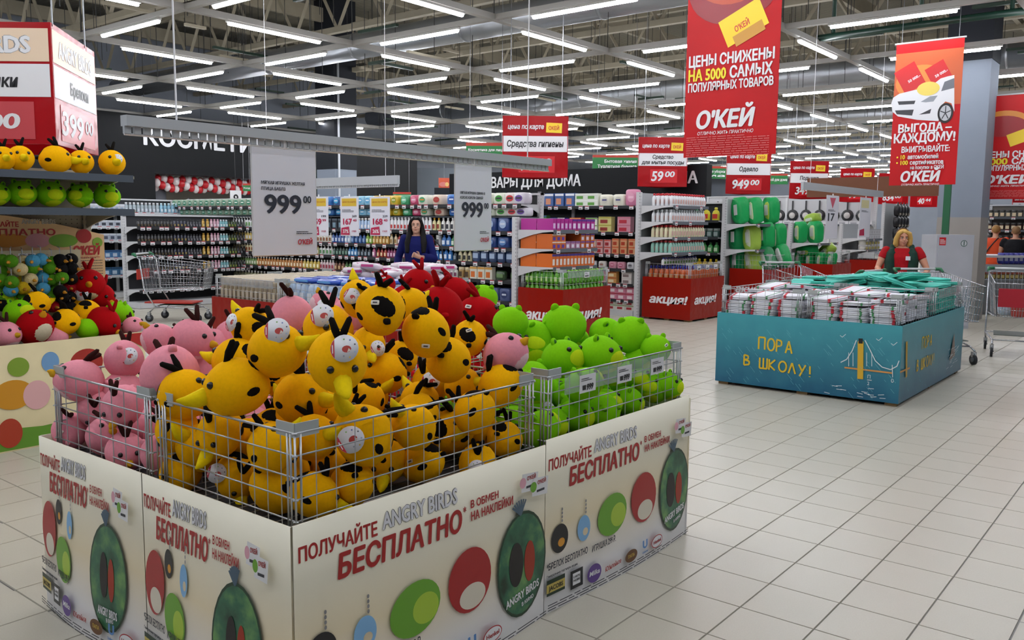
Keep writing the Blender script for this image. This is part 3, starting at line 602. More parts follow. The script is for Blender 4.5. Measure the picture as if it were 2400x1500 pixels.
def prod(kind, w, h, d, A, B='e8e8ea', Cc='c02030'):
    """product mesh standing on z=0, front at -y"""
    k = (kind, w, h, d, A, B, Cc)
    if k in _p: return _p[k]
    m = MB(); a, b, c = mat(A, .35, kind='glassy'), mat(B, .4), mat(Cc, .4)
    if kind == 'bottle':
        m.lathe([(w*.44, 0), (w*.47, h*.05), (w*.47, h*.55), (w*.36, h*.72), (w*.17, h*.8), (w*.17, h*.84)], a, 8, sx=1, sy=d/w)
        m.lathe([(w*.2, h*.83), (w*.2, h*.97), (w*.12, h)], c, 6); m.add([(-w*.3, -d*.475, h*.15), (w*.3, -d*.475, h*.15), (w*.3, -d*.475, h*.5), (-w*.3, -d*.475, h*.5)], [(0, 1, 2, 3)], b)
    elif kind == 'tallbottle':
        m.lathe([(w*.45, 0), (w*.47, h*.04), (w*.46, h*.7), (w*.3, h*.8), (w*.3, h*.83)], a, 8, sy=d/w); m.lathe([(w*.32, h*.82), (w*.3, h)], c, 6)
        m.add([(-w*.28, -d*.48, h*.12), (w*.28, -d*.48, h*.12), (w*.28, -d*.48, h*.4), (-w*.28, -d*.48, h*.4)], [(0, 1, 2, 3)], b)
    elif kind == 'pump':
        m.lathe([(w*.47, 0), (w*.47, h*.6), (w*.3, h*.7), (w*.15, h*.75)], a, 8, sy=d/w); m.lathe([(w*.12, h*.75), (w*.12, h*.93)], c, 6); m.b2((-w*.12, -d*.5, h*.9), (w*.12, d*.1, h), c); m.add([(-w*.3, -d*.48, h*.15), (w*.3, -d*.48, h*.15), (w*.3, -d*.48, h*.5), (-w*.3, -d*.48, h*.5)], [(0, 1, 2, 3)], b)
    elif kind == 'box':
        m.b2((-w*.49, -d/2, 0), (w*.49, d/2, h), a); m.b2((-w*.36, -d/2-.002, h*.15), (w*.2, -d/2, h*.6), b); m.b2((-w*.49, -d/2-.003, h*.8), (w*.49, -d/2, h*.96), c)
    elif kind == 'pack':
        m.soft((0, 0, h/2), (w, d, h), a, .35, 12, 8); q = [(w*.3*math.cos(t), -d*.5-.001, h*.5+h*.28*math.sin(t)) for t in [2*math.pi*i/12 for i in range(12)]]; m.add(q, [tuple(range(12))], c)
        m.b2((-w*.2, -d*.5-.004, h*.45), (w*.2, -d*.5-.002, h*.58), b)
    elif kind == 'pouch':
        m.soft((0, 0, h/2), (w, d, h), a, .5, 10, 6, lump=.05); m.b2((-w*.3, -d*.5-.002, h*.3), (w*.3, -d*.45, h*.7), b); m.b2((-w*.42, -d*.06, h*.9), (w*.42, d*.06, h*1.02), c)
    elif kind == 'jar':
        m.lathe([(w*.46, 0), (w*.47, h*.7), (w*.47, h*.72)], a, 8); m.lathe([(w*.48, h*.72), (w*.48, h)], c, 8); m.add([(-w*.32, -w*.475, h*.15), (w*.32, -w*.475, h*.15), (w*.32, -w*.475, h*.6), (-w*.32, -w*.475, h*.6)], [(0, 1, 2, 3)], b)
    _p[k] = (m, m.mesh(kind)); return _p[k]
QUEUE = []
KN = {'bottle': 'bottle', 'tallbottle': 'shampoo_bottle', 'pump': 'pump_bottle', 'box': 'carton', 'pack': 'soft_pack', 'pouch': 'pouch', 'jar': 'jar'}
def put(kind, P, M, label, group, cat=None, name=None):
    nm = name or KN[kind]; p = M.translation; u, v, c = pix(p); QUEUE.append((nm, cat or nm.split('_')[-1], c if c > 0 else 99, P, M, label, group))
def row(RM, x0, x1, z, dep, groups, place, stack=1, zg=.0):
    """groups: list of (end fraction or x, kind, w, h, d, A, B, C, words[, stack]) filled left to right"""
    x = x0; cnt = {}
    for g in groups:
        e, kind, w_, h, d, A, B, Cc, words = g[:9]; st = g[9] if len(g) > 9 else 1; rows2 = g[10] if len(g) > 10 else 1
        xe = x0+(x1-x0)*e; n = max(1, int((xe-x+.01)/w_)); P = prod(kind, w_, h, d, A, B, Cc); step = (xe-x)/n
        lab = '%s %s' % (words, place)
        for i in range(n):
            for s_ in range(st):
                for r in range(rows2):
                    M = RM@Matrix.Translation((x+step*(i+.5), -dep+.03+d/2+r*(d+.01), z+s_*h+zg)); put(kind, P, M, lab, lab)
        x = xe
def basket(label, x0, y0, x1, y1, z0, z1, nx, ny, nz, corners=True, strip=None, name='wire_basket'):
    t = thing(name, label, 'basket', (x0, y0, z0)); wr = mat('b4b7ba', .28, .75); r = .0019; rh = .0027
    for side, (ax, fixed, a, b, n) in {'f': ('x', y0, x0, x1, nx), 'b': ('x', y1, x0, x1, nx), 'l': ('y', x0, y0, y1, ny), 'r': ('y', x1, y0, y1, ny)}.items():
        m = MB(); P = (lambda s_, z, f=fixed: (s_, f, z)) if ax == 'x' else (lambda s_, z, f=fixed: (f, s_, z))
        for i in range(n+1): s_ = a+(b-a)*i/n; m.tube([P(s_, z0), P(s_, z1)], r, wr, 4)
        for i in range(nz+1): z = z0+(z1-z0)*i/nz; m.tube([P(a-.01, z), P(b+.01, z)], rh if i < nz else .0045, wr, 5)
        m.build('wire_side', t)
    m = MB()
    for i in range(nx+1): s_ = x0+(x1-x0)*i/nx; m.tube([(s_, y0, z0), (s_, y1, z0)], r, wr, 4)
    m.build('wire_bottom', t, kind='stuff')
    for cx in (x0, x1):
        for cy in (y0, y1):
            m = MB(); sx, sy = (1 if cx == x0 else -1), (1 if cy == y0 else -1)
            for o1, o2 in ((0, 0), (.02, 0), (0, .02), (.035, 0)): m.tube([(cx+sx*o1, cy+sy*o2, z0-.02), (cx+sx*o1, cy+sy*o2, z1)], .0038, wr, 5)
            if corners: pm = mat('a9afae', .4, .2); m.b2((cx, cy-.002, z1-.012), (cx+sx*.085, cy+.002, z1+.03), pm); m.b2((cx-.002, cy, z1-.012), (cx+.002, cy+sy*.085, z1+.03), pm)
            m.build('corner_post', t)
    if strip:
        for (sd, lab) in strip:
            sm = mat('b5bac0', .2, kind='clear')
            if sd == 'r': m = MB(); m.b2((x1+.008, y0+.1, z1-.085), (x1+.011, y1-.1, z1-.005), sm); m.build('price_strip', t)
            if sd == 'f': m = MB(); m.b2((x0+.1, y0-.011, z1-.085), (x1-.1, y0-.008, z1-.005), sm); m.build('price_strip', t)
            for i in range(lab):
                f = (i+.5)/lab*.8+.05; m = MB()
                if sd == 'r': y = y0+(y1-y0)*f; O = (x1+.013, y, z1-.095); m.b2((O[0]-.001, y, O[2]), (O[0], y+.12, O[2]+.075), tag_w); D = (0, 1, 0)
                else: x = x0+(x1-x0)*f; O = (x, y0-.013, z1-.095); m.b2((x, O[1], O[2]), (x+.12, O[1]+.001, O[2]+.075), tag_w); D = (1, 0, 0)
                m.build('price_label', t); p = Print(O, D, (0, 0, 1)); p.fine(.01, .05, .08, .015, 2, BLK); p.rect(.02, .012, .025, .02, BLK); p.text(.05, .01, .025, '999', BLK, width=.05, shear=.2, bold=.04); p.build(t, 'label_print', 'label_digits')
    return t
def wrapbox(label, x0, y0, x1, y1, h, m, name='display_plinth', pallet=True, cat='display'):
    t = thing(name, label, cat, (x0, y0, 0)); e = .012
    for nm, a, b in (('front_sheet', (x0, y0-e, .03), (x1, y0, h)), ('side_sheet', (x1, y0-e, .03), (x1+e, y1+e, h)), ('back_sheet', (x0, y1, .03), (x1, y1+e, h)), ('side_sheet', (x0-e, y0-e, .03), (x0, y1+e, h))): MB().b2(a, b, m).build(nm, t)
    wd = mat('8d7350', .7, kind='card')
    if pallet:
        for i in range(5): x = x0+.02+(x1-x0-.14)*i/4; MB().b2((x, y0+.02, .11), (x+.1, y1-.02, .135), wd).build('pallet_board', t)
        for i in range(3):
            y = y0+.02+(y1-y0-.14)*i/2
            for k in range(3): x = x0+.01+(x1-x0-.12)*k/2; MB().b2((x, y, 0), (x+.1, y+.1, .11), wd).build('pallet_block', t)
    MB().b2((x0+.01, y0+.01, h-.16), (x1-.01, y1-.01, h-.12), mat('3b3d40', .6)).build('deck_board', t)
    return t
akc = mat('92170a', .3, kind='film')
def akcia(t, x0, y0, x1, y1, h, fl=.92, side=True, front=True):
    if front: p = Print((x0, y0-.012, 0), (1, 0, 0), (0, 0, 1)); p.text(.12, h*.4, .13, 'акция!', WHITE, width=(x1-x0)*.82, shear=.2, bold=.045); p.build(t)
    if side: p = Print((x1+.012, y0, 0), (0, 1, 0), (0, 0, 1)); p.text(.12, h*.4, .13, 'акция!', WHITE, width=.8, shear=.2, bold=.045); p.build(t)
# ---- long household wall (gondola 1)
XE = -7.75; XS0 = -17.2; LG1 = XE-XS0
zs1 = [.4, .71, .97, 1.19, 1.43, 1.83]
g1, R1 = gondola('long dark household shelf wall behind the woman', (XS0, 10.3, 0), 0, LG1, 2.0, .45, zs1, lip=backp)
def fx(u, z=1.2): return (at_y(u, 500, 9.83).x-XS0)/LG1
def seq(items): return [(fx(i[0]),)+tuple(i[1:]) for i in items]
rows1 = {
 1.83: [(600, 'pack', .2, .15, .2, '8aa08a', 'e6e8e0', '3a8a6a', 'pale green paper pack'), (770, 'pack', .22, .16, .2, '2f6fb5', 'dfe8f2', '9fd0e8', 'mid blue paper pack'), (795, 'pack', .2, .16, .2, '24538f', 'e0e0ee', '3aa0d0', 'deep blue paper pack'), (865, 'pack', .19, .16, .2, '8fc3dc', 'e8f0f6', '5fa8d2', 'light blue paper pack'), (928, 'pack', .18, .16, .2, 'cfae2a', 'e8e0b0', '8a9a2a', 'yellow paper pack'), (955, 'pack', .2, .16, .2, '2f8f5c', 'dfeee4', '73c49a', 'green paper pack'), (973, 'pack', .2, .16, .2, 'b5355e', 'f0d8e0', 'd87a98', 'magenta paper pack'), (995, 'pack', .22, .16, .2, 'd9d8c8', 'd98a2c', '3f9a6a', 'white and orange paper pack'), (1040, 'pack', .22, .16, .2, 'd8c4b0', 'b04a3a', 'a8342f', 'beige flowered paper pack'), (1065, 'pack', .22, .16, .2, '2f74c0', 'e0e8f2', '1d4fa0', 'bright blue paper pack'), (1178, 'pack', .23, .17, .2, 'dfe6d4', '2f2f2f', '3f9a3a', 'white and green napkin pack'), (1200, 'pack', .23, .17, .2, 'e4dcd8', '2f2f2f', 'c8323a', 'white and red napkin pack'), (1220, 'pack', .23, .17, .2, 'dcdae4', '2f2f2f', '6a4a9a', 'white and purple napkin pack')],
 1.43: [(730, 'pump', .09, .2, .06, 'd8dadc', '6a9a5a', 'c8c8c8', 'white pump bottle'), (800, 'box', .14, .18, .1, '2a3038', '6f8a9a', '4a5560', 'dark narrow box'), (862, 'tallbottle', .08, .19, .05, '9fb8d8', 'e8e8ee', 'd8d8d8', 'pale blue bottle'), (1005, 'tallbottle', .075, .21, .05, 'dcdee2', 'b8403c', 'd8d8da', 'white toothpaste tube'), (1026, 'bottle', .08, .2, .06, 'e0d8a0', '8a3a2a', 'd8a020', 'cream bottle with yellow cap'), (1070, 'bottle', .085, .2, .06, 'dededa', '2f3038', 'e0e0e0', 'white bottle with black mark'), (1220, 'pack', .22, .22, .2, '26427e', 'cfd8e8', '9fb4d6', 'navy diaper pack')],
 1.19: [(650, 'bottle', .09, .17, .06, 'c8b060', 'eeeeee', 'e0e0e0', 'yellowish bottle'), (770, 'bottle', .08, .17, .06, 'd8d4c8', '8a5a3a', 'e4e4e4', 'cream bottle'), (800, 'bottle', .08, .17, .05, '264f96', 'c8d4e8', '16305e', 'blue shampoo bottle'), (815, 'bottle', .08, .17, .05, 'a8bcd6', 'e8eef4', 'c0ccdc', 'light shampoo bottle'), (850, 'bottle', .08, .17, .05, '1f4f8f', '88a4c8', '141a24', 'dark blue shampoo bottle'), (866, 'bottle', .08, .17, .05, '7da32e', 'e0eac0', '47701c', 'green shampoo bottle'), (905, 'bottle', .075, .17, .05, 'bf8f3c', 'e6cf9a', '8a6020', 'golden shampoo bottle'), (925, 'bottle', .075, .17, .05, 'd8c8a8', '9a7a4a', 'b89a6a', 'cream shampoo bottle'), (1010, 'bottle', .075, .17, .05, 'b0302c', 'eedada', '5a1414', 'red shampoo bottle'), (1028, 'jar', .1, .17, .1, 'dcdcdc', '44454a', 'c8c8c8', 'white oval bottle'), (1050, 'bottle', .1, .18, .06, '2f6fb8', 'd8e4f2', '24508a', 'blue gel bottle'), (1070, 'bottle', .08, .17, .06, '2f7a44', 'd8e8d8', '1f5a30', 'green gel bottle'), (1220, 'pack', .22, .17, .2, '1f3f7c', 'c8d4e6', '5f88c0', 'dark blue pad pack')],
 .97: [(620, 'bottle', .09, .16, .06, 'd4c8a0', '8a4a2a', 'c8c8c8', 'beige bottle'), (740, 'bottle', .09, .16, .06, 'a6a070', 'e8e8e0', '7a3a20', 'olive bottle'), (772, 'pump', .085, .17, .06, 'dcdedc', '5a8a5a', 'd8d8d8', 'white pump bottle with leaf print'), (808, 'bottle', .075, .16, .05, '1f3a34', '7a9a8a', '16201c', 'dark green bottle'), (830, 'bottle', .08, .16, .05, '2a78b4', 'c8e0f0', '1f5a88', 'sea blue bottle'), (862, 'bottle', .075, .16, .05, '23303c', '8a98a4', '12161c', 'charcoal bottle'), (875, 'bottle', .08, .17, .05, 'c06a94', 'f0dce6', '9a3a6a', 'pink bottle'), (900, 'bottle', .07, .16, .05, 'a33224', 'e8c8a0', '5a1a10', 'brick red bottle'), (935, 'bottle', .07, .16, .05, '862a5e', 'e0b8d0', '4a1434', 'plum bottle'), (1012, 'bottle', .075, .16, .05, '6a2438', 'dcc0c8', '2a1018', 'wine red bottle'), (1054, 'bottle', .085, .19, .06, '2d76c0', 'dceaf6', '2a5a98', 'tall sky blue bottle'), (1066, 'bottle', .08, .16, .06, '25303a', '8a98a4', '12161c', 'black bottle'), (1100, 'bottle', .085, .18, .06, 'd8cfa8', '2f2f2f', 'c8b878', 'cream and black bottle'), (1220, 'pouch', .16, .19, .06, '27406a', 'a8bcd8', '1a2c4c', 'navy pouch')],
 .71: [(592, 'bottle', .08, .16, .06, '6a8a4a', 'e8ecd8', 'c8c8c8', 'green pump soap'), (700, 'bottle', .085, .17, .06, 'b4742e', 'f0dcb8', 'd8d8d8', 'amber soap bottle'), (741, 'bottle', .085, .17, .06, 'cbb04c', 'f0e8c0', 'e0e0e0', 'yellow soap bottle'), (775, 'bottle', .08, .17, .06, 'cdb8bc', '9a3a4a', 'e4e4e4', 'pinkish soap bottle'), (800, 'bottle', .08, .16, .05, '6a3a20', 'c8a880', '2a1a10', 'brown bottle'), (816, 'bottle', .08, .16, .05, '3a6a2a', 'b0cc90', '1a3a12', 'leaf green bottle'), (860, 'bottle', .075, .16, .05, '1c3f5e', '88a8c0', '10202e', 'midnight blue bottle'), (882, 'bottle', .08, .17, .05, 'b01f2c', 'f0c8cc', '6a1018', 'scarlet bottle'), (896, 'bottle', .08, .17, .05, '6a6a26', 'd0d098', '3a3a14', 'olive drab bottle'), (910, 'bottle', .08, .17, .05, '2a7a2c', 'c0e0c0', '144a18', 'vivid green bottle'), (1030, 'box', .1, .16, .06, 'd8d8dc', '5a4a7a', '8a7ab0', 'white and violet box'), (1066, 'bottle', .08, .16, .06, 'd4d4d0', '7a3a5a', 'c8c8c8', 'off-white bottle'), (1096, 'jar', .11, .17, .1, 'c8a468', '4a3420', 'e0d0a8', 'tan jar'), (1150, 'box', .14, .19, .08, 'dcd8c8', 'd06a24', 'e0a850', 'cream box with orange flower'), (1220, 'pouch', .2, .14, .08, '2a4a24', '6a8a5a', '1c3418', 'dark green pouch')],
 .4: [(740, 'bottle', .1, .2, .08, '8a8a6a', 'e0e0d0', 'c0c0c0', 'drab bottle on lowest shelf'), (1010, 'bottle', .1, .2, .08, '5a6a4a', 'c8d0b8', '3a4030', 'mossy bottle on lowest shelf'), (1220, 'pack', .2, .2, .15, '4a5a8a', 'd0d8e8', '2a3a6a', 'slate blue pack on lowest shelf')],
}
NM = {1.83: 'on the top shelf of the household wall', 1.43: 'on the second shelf of the household wall', 1.19: 'on the third shelf of the household wall', .97: 'on the fourth shelf of the household wall', .71: 'on the fifth shelf of the household wall', .4: 'of the household wall'}
for z, it in rows1.items(): row(R1, 0, LG1, z, .45, seq(it), NM[z])
row(R1, 0, LG1, 1.655, .4, seq([(i[0], i[1], i[2], .13, .18)+tuple(i[5:]) for i in rows1[1.83]]), 'on the hooked tier of the household wall')
MB().b2((0, -.42, 1.635), (LG1, 0, 1.65), steel_d).build('shelf_board', g1)
# ---- gondola 2 (paper goods), seen over and right of the first end shelf
X2 = -7.5; g2x = -10.6
g2, R2 = gondola('tall shelf wall of tissue boxes between the two near shelf ends', (g2x, 13.05, 0), 0, X2-g2x, 2.06, .45, [.28, .55, .8, 1.05, 1.42, 1.86], lip=backp)
def f2(u): return (at_y(u, 500, 12.6).x-g2x)/(X2-g2x)
def s2(it): return [(f2(i[0]),)+tuple(i[1:]) for i in it]
row(R2, .0, X2-g2x, 1.86, .45, s2([(1222, 'pack', .22, .2, .2, 'e0dccc', 'c8a020', '8a8a30', 'pale diaper pack'), (1246, 'pack', .24, .21, .2, '2c7cc8', 'e8f0f8', '1d5aa8', 'blue tissue pack'), (1272, 'pack', .24, .21, .2, 'd0d6e4', '2f6fc0', '2c5fb0', 'white and blue triangle pack'), (1345, 'box', .19, .23, .12, '3f5f98', 'd08a68', 'e4e6ec', 'blue towel roll pack'), (1398, 'box', .24, .11, .12, 'dfe3d8', '5a9a3a', 'e8ece4', 'white and green tissue box', 2), (1462, 'pack', .22, .2, .15, 'dcd9c8', '4a4a7a', 'c8c6b8', 'cream roll pack'), (1490, 'pack', .24, .28, .15, 'c87a98', 'e8b8cc', 'd898b0', 'pink roll pack')]), 'on the top shelf of the tissue wall')
row(R2, .0, X2-g2x, 1.42, .45, s2([(1228, 'bottle', .1, .18, .08, 'b8c0c8', '6a8a5a', '8a2a6a', 'pale bottle'), (1282, 'box', .2, .14, .12, '3a7a3a', 'c8e0b8', '2a4a8a', 'green box', 2), (1325, 'pack', .2, .24, .15, '2a2f8c', 'c0c8f0', '5a3a9a', 'indigo pack'), (1368, 'box', .24, .12, .12, 'b02a2a', 'e8d8c8', 'd89a4a', 'red tissue box', 2), (1400, 'box', .24, .12, .12, 'dcdcd4', 'b8323a', '6aa03a', 'white tissue box with green edge', 2), (1432, 'box', .26, .13, .12, 'c9c07a', '8a2a22', 'a09a3a', 'yellow tissue box', 2), (1490, 'box', .26, .13, .12, 'c88a98', 'b02438', 'b86a7c', 'pink tissue box', 2)]), 'on the second shelf of the tissue wall')
row(R2, .0, X2-g2x, 1.05, .45, s2([(1395, 'box', .12, .12, .1, 'd8c8b8', 'a8301f', 'c85a3a', 'beige napkin cube', 2), (1432, 'box', .13, .12, .1, 'cfa0a0', 'a0282c', 'c04a3a', 'rose napkin cube', 2), (1490, 'box', .13, .13, .1, 'cf9a70', 'a83a1f', 'c8603a', 'peach napkin cube', 2)]), 'on the third shelf of the tissue wall')
row(R2, .0, X2-g2x, .8, .45, s2([(1395, 'pack', .14, .12, .1, 'd8d8dc', '6a6a70', 'a0a0a8', 'white and grey napkin pack', 1), (1425, 'pack', .14, .12, .1, 'dcd4d0', '9a4a3a', 'b0a8a0', 'white and brown napkin pack', 1), (1465, 'pack', .15, .12, .1, 'c88a9c', 'dcb0bc', 'b8627c', 'pink napkin pack', 1), (1490, 'pack', .14, .12, .1, 'd0d0d4', '4a4a50', '9a9aa0', 'white and black napkin pack', 1)]), 'on the fourth shelf of the tissue wall')
row(R2, .0, X2-g2x, .55, .45, s2([(1420, 'box', .18, .1, .1, 'c86a78', 'e8dcd8', 'b0303a', 'rose patterned box', 2), (1450, 'box', .18, .1, .1, 'cf9a5a', 'e8d8b0', 'b04a28', 'orange patterned box', 2), (1490, 'box', .2, .1, .1, 'd4d0cc', '8a7a78', 'c8c0bc', 'plain white napkin box', 2)]), 'on the fifth shelf of the tissue wall')
row(R2, .0, X2-g2x, .28, .45, s2([(1490, 'box', .17, .11, .1, 'c97e94', 'ead8dc', 'a82a3c', 'pink baby soap box', 2)]), 'on the sixth shelf of the tissue wall')
row(R2, .0, X2-g2x, .1, .45, s2([(1490, 'box', .18, .085, .1, 'dcdad0', 'a8323a', '8aa06a', 'white paper box with red label', 2)]), 'on the floor deck of the tissue wall')
# ---- shelf ends facing the main aisle
def endcap(label, x, y, W, H, dep, zs, **k):
    t, RM = gondola(label, (x, y, 0), math.pi/2, W, H, dep, zs, bay=2, back=mat('9da0a2', .5), tags=.6, top=False, base=False, lip=mat('5b6169', .4), **k); return t, RM
e1, RE1 = endcap('nearest white shelf end with magenta and orange boxes', -7.32, 9.2, 1.05, 1.64, .62, [.98, 1.22, 1.47])
row(RE1, .02, 1.03, 1.47, .62, [(.45, 'box', .08, .15, .26, 'b0238f', 'd8b8dc', 'b0238f', 'tall magenta laundry box', 1, 2), (1, 'box', .1, .15, .26, 'a81f88', 'e0d0e8', '5a2a8a', 'magenta laundry box with white label', 1, 2)], 'on top of the nearest shelf end')
row(RE1, .02, 1.03, 1.22, .62, [(.3, 'box', .1, .1, .26, 'd0661a', '5a3a9a', 'e0d0c0', 'orange tablet box', 2, 2), (.65, 'box', .1, .1, .26, 'b07a98', 'e0dce8', '7a4a8a', 'mauve tablet box', 1, 2), (1, 'box', .1, .1, .26, 'c4622a', 'd8d0e0', '5a3a9a', 'orange and violet tablet box', 2, 2)], 'on the upper shelf of the nearest shelf end')
row(RE1, .02, 1.03, .98, .62, [(1, 'box', .08, .18, .26, 'd96a16', 'e6dcd6', '4a3a96', 'tall orange laundry box', 1, 2)], 'on the middle shelf of the nearest shelf end')
e2, RE2 = endcap('white shelf end with rows of white bottles', -7.36, 12.5, 1.25, 2.08, .62, [1.10, 1.35, 1.60, 1.86])
for z, A, Cc, wd in ((1.86, 'dcdde0', 'c0202c', 'white cleaner bottle with red cap'), (1.60, 'd9dcdf', 'c8d0d4', 'white cleaner bottle with white cap'), (1.35, 'd8d2ae', 'c02a34', 'cream cleaner bottle with red cap'), (1.10, '8dbfb0', 'b83a3c', 'mint cleaner bottle with red cap')):
    row(RE2, .02, 1.23, z, .62, [(1, 'bottle', .085, .2, .07, A, 'd0a8a0', Cc, wd, 1, 5)], 'on the second shelf end')
e3, RE3 = endcap('white shelf end stacked with green packed blankets', -7.2, 15.4, 1.3, 2.06, .62, [1.1, 1.577])
e4, RE4 = endcap('low white shelf end with pale green blanket packs', -7.15, 18.6, 1.3, 1.62, .6, [1.18])
e5, RE5 = endcap('far low white shelf end with white bowls', -7.1, 21.8, 1.3, 1.62, .6, [1.25, .98])
e6, RE6 = endcap('far white shelf end hung with black bags', -7.0, 24.9, 1.3, 2.2, .6, [.9])
bagk = mat('16171b', .35); bg = MB(); bg.soft((0, 0, .16), (.26, .16, .3), bagk, .5, 10, 6, lump=.08); bg.b2((-.1, -.09, .05), (.04, -.082, .09), mat('8a8276')); bg.tube([(-.06, 0, .28), (0, 0, .38), (.06, 0, .28)], .012, bagk, 4); bgm = bg.mesh('black_bag')
for i in range(4):
    for j in range(4): inst(bgm, 'black_bag', RE6@Matrix.Translation((.2+.29*i, -.3, .9+.31*j)), None, 'glossy black bag hanging on the far shelf end', 'bag', 'black bags on the far shelf end')
# run behind end 3, facing the camera, with bottles
g3, R3 = gondola('shelf wall of cleaners just left of the green blankets', (-10.2, 15.9, 0), 0, 2.85, 2.0, .45, [.35, .68, 1.02, 1.32, 1.64], lip=backp, tags=.3)
row(R3, 0, 2.85, 1.64, .45, [(.45, 'bottle', .13, .22, .1, 'b8c4d0', '3a6a9a', '8a8a90', 'pale cleaner bottle'), (.7, 'bottle', .14, .24, .1, '9ab4cc', '3a5a8a', 'a0a8b0', 'bluish cleaner bottle'), (.86, 'bottle', .17, .25, .1, '5fc08a', '2f9a5a', '7ad0a0', 'green refill bottle'), (1, 'bottle', .17, .25, .1, 'ded02c', 'c83020', 'e0d84a', 'yellow refill bottle')], 'on the top shelf left of the blankets')
row(R3, 0, 2.85, 1.32, .45, [(.6, 'bottle', .13, .22, .1, 'a8b0bc', '4a6a9a', 'c8c8c8', 'greyish cleaner bottle'), (.76, 'bottle', .12, .22, .1, 'b4c0cc', '34548c', 'c8c8c8', 'white and blue cleaner bottle'), (1, 'jar', .13, .17, .1, '4a6a64', '8a9a98', '7a8480', 'dark teal jar')], 'on the second shelf left of the blankets')
row(R3, 0, 2.85, 1.02, .45, [(.6, 'bottle', .13, .2, .1, 'c8b8a0', 'a85a4a', 'b8a8a0', 'beige cleaner bottle'), (.78, 'bottle', .12, .2, .1, '8fb4a8', 'a04a44', 'd8d8d8', 'sea green cleaner bottle'), (1, 'bottle', .12, .2, .1, '2f8a3c', 'b8d8b0', '1f5a28', 'bright green bottle')], 'on the third shelf left of the blankets')
row(R3, 0, 2.85, .68, .45, [(.75, 'pump', .12, .22, .1, 'd0cfc0', '5a8a3a', 'c8b0b8', 'spray bottle'), (1, 'bottle', .12, .22, .1, 'd8b81c', 'e0c83a', 'e8d02a', 'yellow bottle')], 'on the fourth shelf left of the blankets')
# pan wall far behind
g6, R6 = gondola('far white panel wall hung with frying pans', (-12.2, 24.85, 0), 0, 5.0, 2.42, .3, [1.6], back=mat('b9babd', .5), lip=steel_d, tags=.4)
pn = MB(); pn.tube([(0, -.02, 0), (0, -.06, 0)], [.17, .15], mat('1b1b1d', .3), 16); pn.tube([(0, -.062, 0), (0, -.064, 0)], .09, mat('bdb8b4', .4), 12); pn.b2((-.02, -.05, .15), (.02, -.03, .42), mat('17171a', .3)); pnm = pn.mesh('frying_pan')
for i in range(12): inst(pnm, 'frying_pan', R6@Matrix.Translation((.35+.39*i, -.0, 1.85)), None, 'dark frying pan hanging on the far white panel wall', 'pan', 'frying pans on the far wall')
row(R6, 0, 5, 1.6, .3, [(1, 'box', .3, .1, .2, 'cfcfd2', '9a9aa0', 'b8b8bc', 'white kitchen box')], 'under the frying pans')
row(RE5, .05, 1.25, 1.25, .6, [(1, 'box', .2, .12, .2, 'd0d0d4', 'b0b0b4', 'a8a8ac', 'white kitchen box', 2)], 'on the far low shelf end')
row(RE5, .05, 1.25, .98, .6, [(1, 'jar', .22, .12, .2, 'd4d2cc', 'b8a84a', 'c8c8c8', 'white food bowl', 2)], 'on the far low shelf end')
# cosmetics shelves at left
g7, R7 = gondola('dark cosmetics shelf unit with white brackets behind the empty cart', (-15.0, 7.7, 0), math.pi/2, 2.3, 1.65, .45, [.32, .66, .92, 1.17, 1.43], tags=.16, bay=2.3, lip=backp)
for z, nm in zip([.66, .92, 1.17, 1.43], ('fourth', 'third', 'second', 'top')):
    row(R7, .02, 2.28, z, .45, [(.3, 'tallbottle', .06, .13, .04, '15151a', '4a4028', '1c1c20', 'black cosmetic bottle'), (.42, 'tallbottle', .06, .14, .04, '1c2038', '8a7a4a', '101018', 'navy cosmetic bottle'), (.55, 'tallbottle', .06, .13, .04, '20202a', '6a6a70', '14141a', 'charcoal cosmetic bottle'), (.63, 'tallbottle', .065, .15, .04, 'b89030', 'd8c080', 'a07a20', 'golden cosmetic bottle'), (.72, 'tallbottle', .06, .15, .04, 'd0a8b8', 'e8d8e0', 'c08aa0', 'pink cosmetic bottle'), (.8, 'tallbottle', .06, .14, .04, '7ab4bc', 'd8e8ec', 'd0dce0', 'aqua cosmetic bottle'), (.88, 'tallbottle', .06, .14, .04, '2c3a22', '8a9a4a', '18180f', 'dark green cosmetic bottle'), (1, 'tallbottle', .06, .14, .04, '1b1b20', '7a7a80', '121216', 'black-capped cosmetic bottle')], 'on the %s shelf of the cosmetics unit' % nm)
g8, R8 = gondola('taller white-topped cosmetics shelves along the far left', (-17.4, 5.0, 0), math.pi/2, 7.5, 1.98, .45, [.45, .8, 1.15, 1.42, 1.7], tags=.2, lip=mat('c2c6ca', .4))
row(R8, 0, 7.5, 1.7, .45, [(.5, 'box', .1, .16, .06, 'b8bcc4', '8a9ab0', 'd0d4da', 'pale cosmetic carton'), (.6, 'tallbottle', .08, .2, .05, '9aa8b0', 'c8d0d8', 'd0d0d4', 'silver can'), (.7, 'tallbottle', .08, .2, .05, '7fb0c8', 'd8e8f0', 'c0d8e0', 'light blue can'), (.77, 'tallbottle', .08, .2, .05, 'c8a890', 'e8d8c8', '8a5a3a', 'beige can'), (.85, 'box', .12, .2, .06, '4a7ab0', 'd8e0ec', '9ab8d8', 'blue cosmetic carton'), (.9, 'box', .1, .2, .06, 'a8383c', 'e0dce0', 'c8b0b4', 'red cosmetic carton'), (1, 'tallbottle', .08, .2, .05, '2a3a7a', 'c0c8e0', '3a4a90', 'dark blue can')], 'on the top of the far left cosmetics shelves')
row(R8, 0, 7.5, 1.42, .45, [(1, 'box', .14, .12, .08, 'b4bac6', '3a3f4a', 'd4d8de', 'small grey white carton')], 'on the second tier of the far left cosmetics shelves')
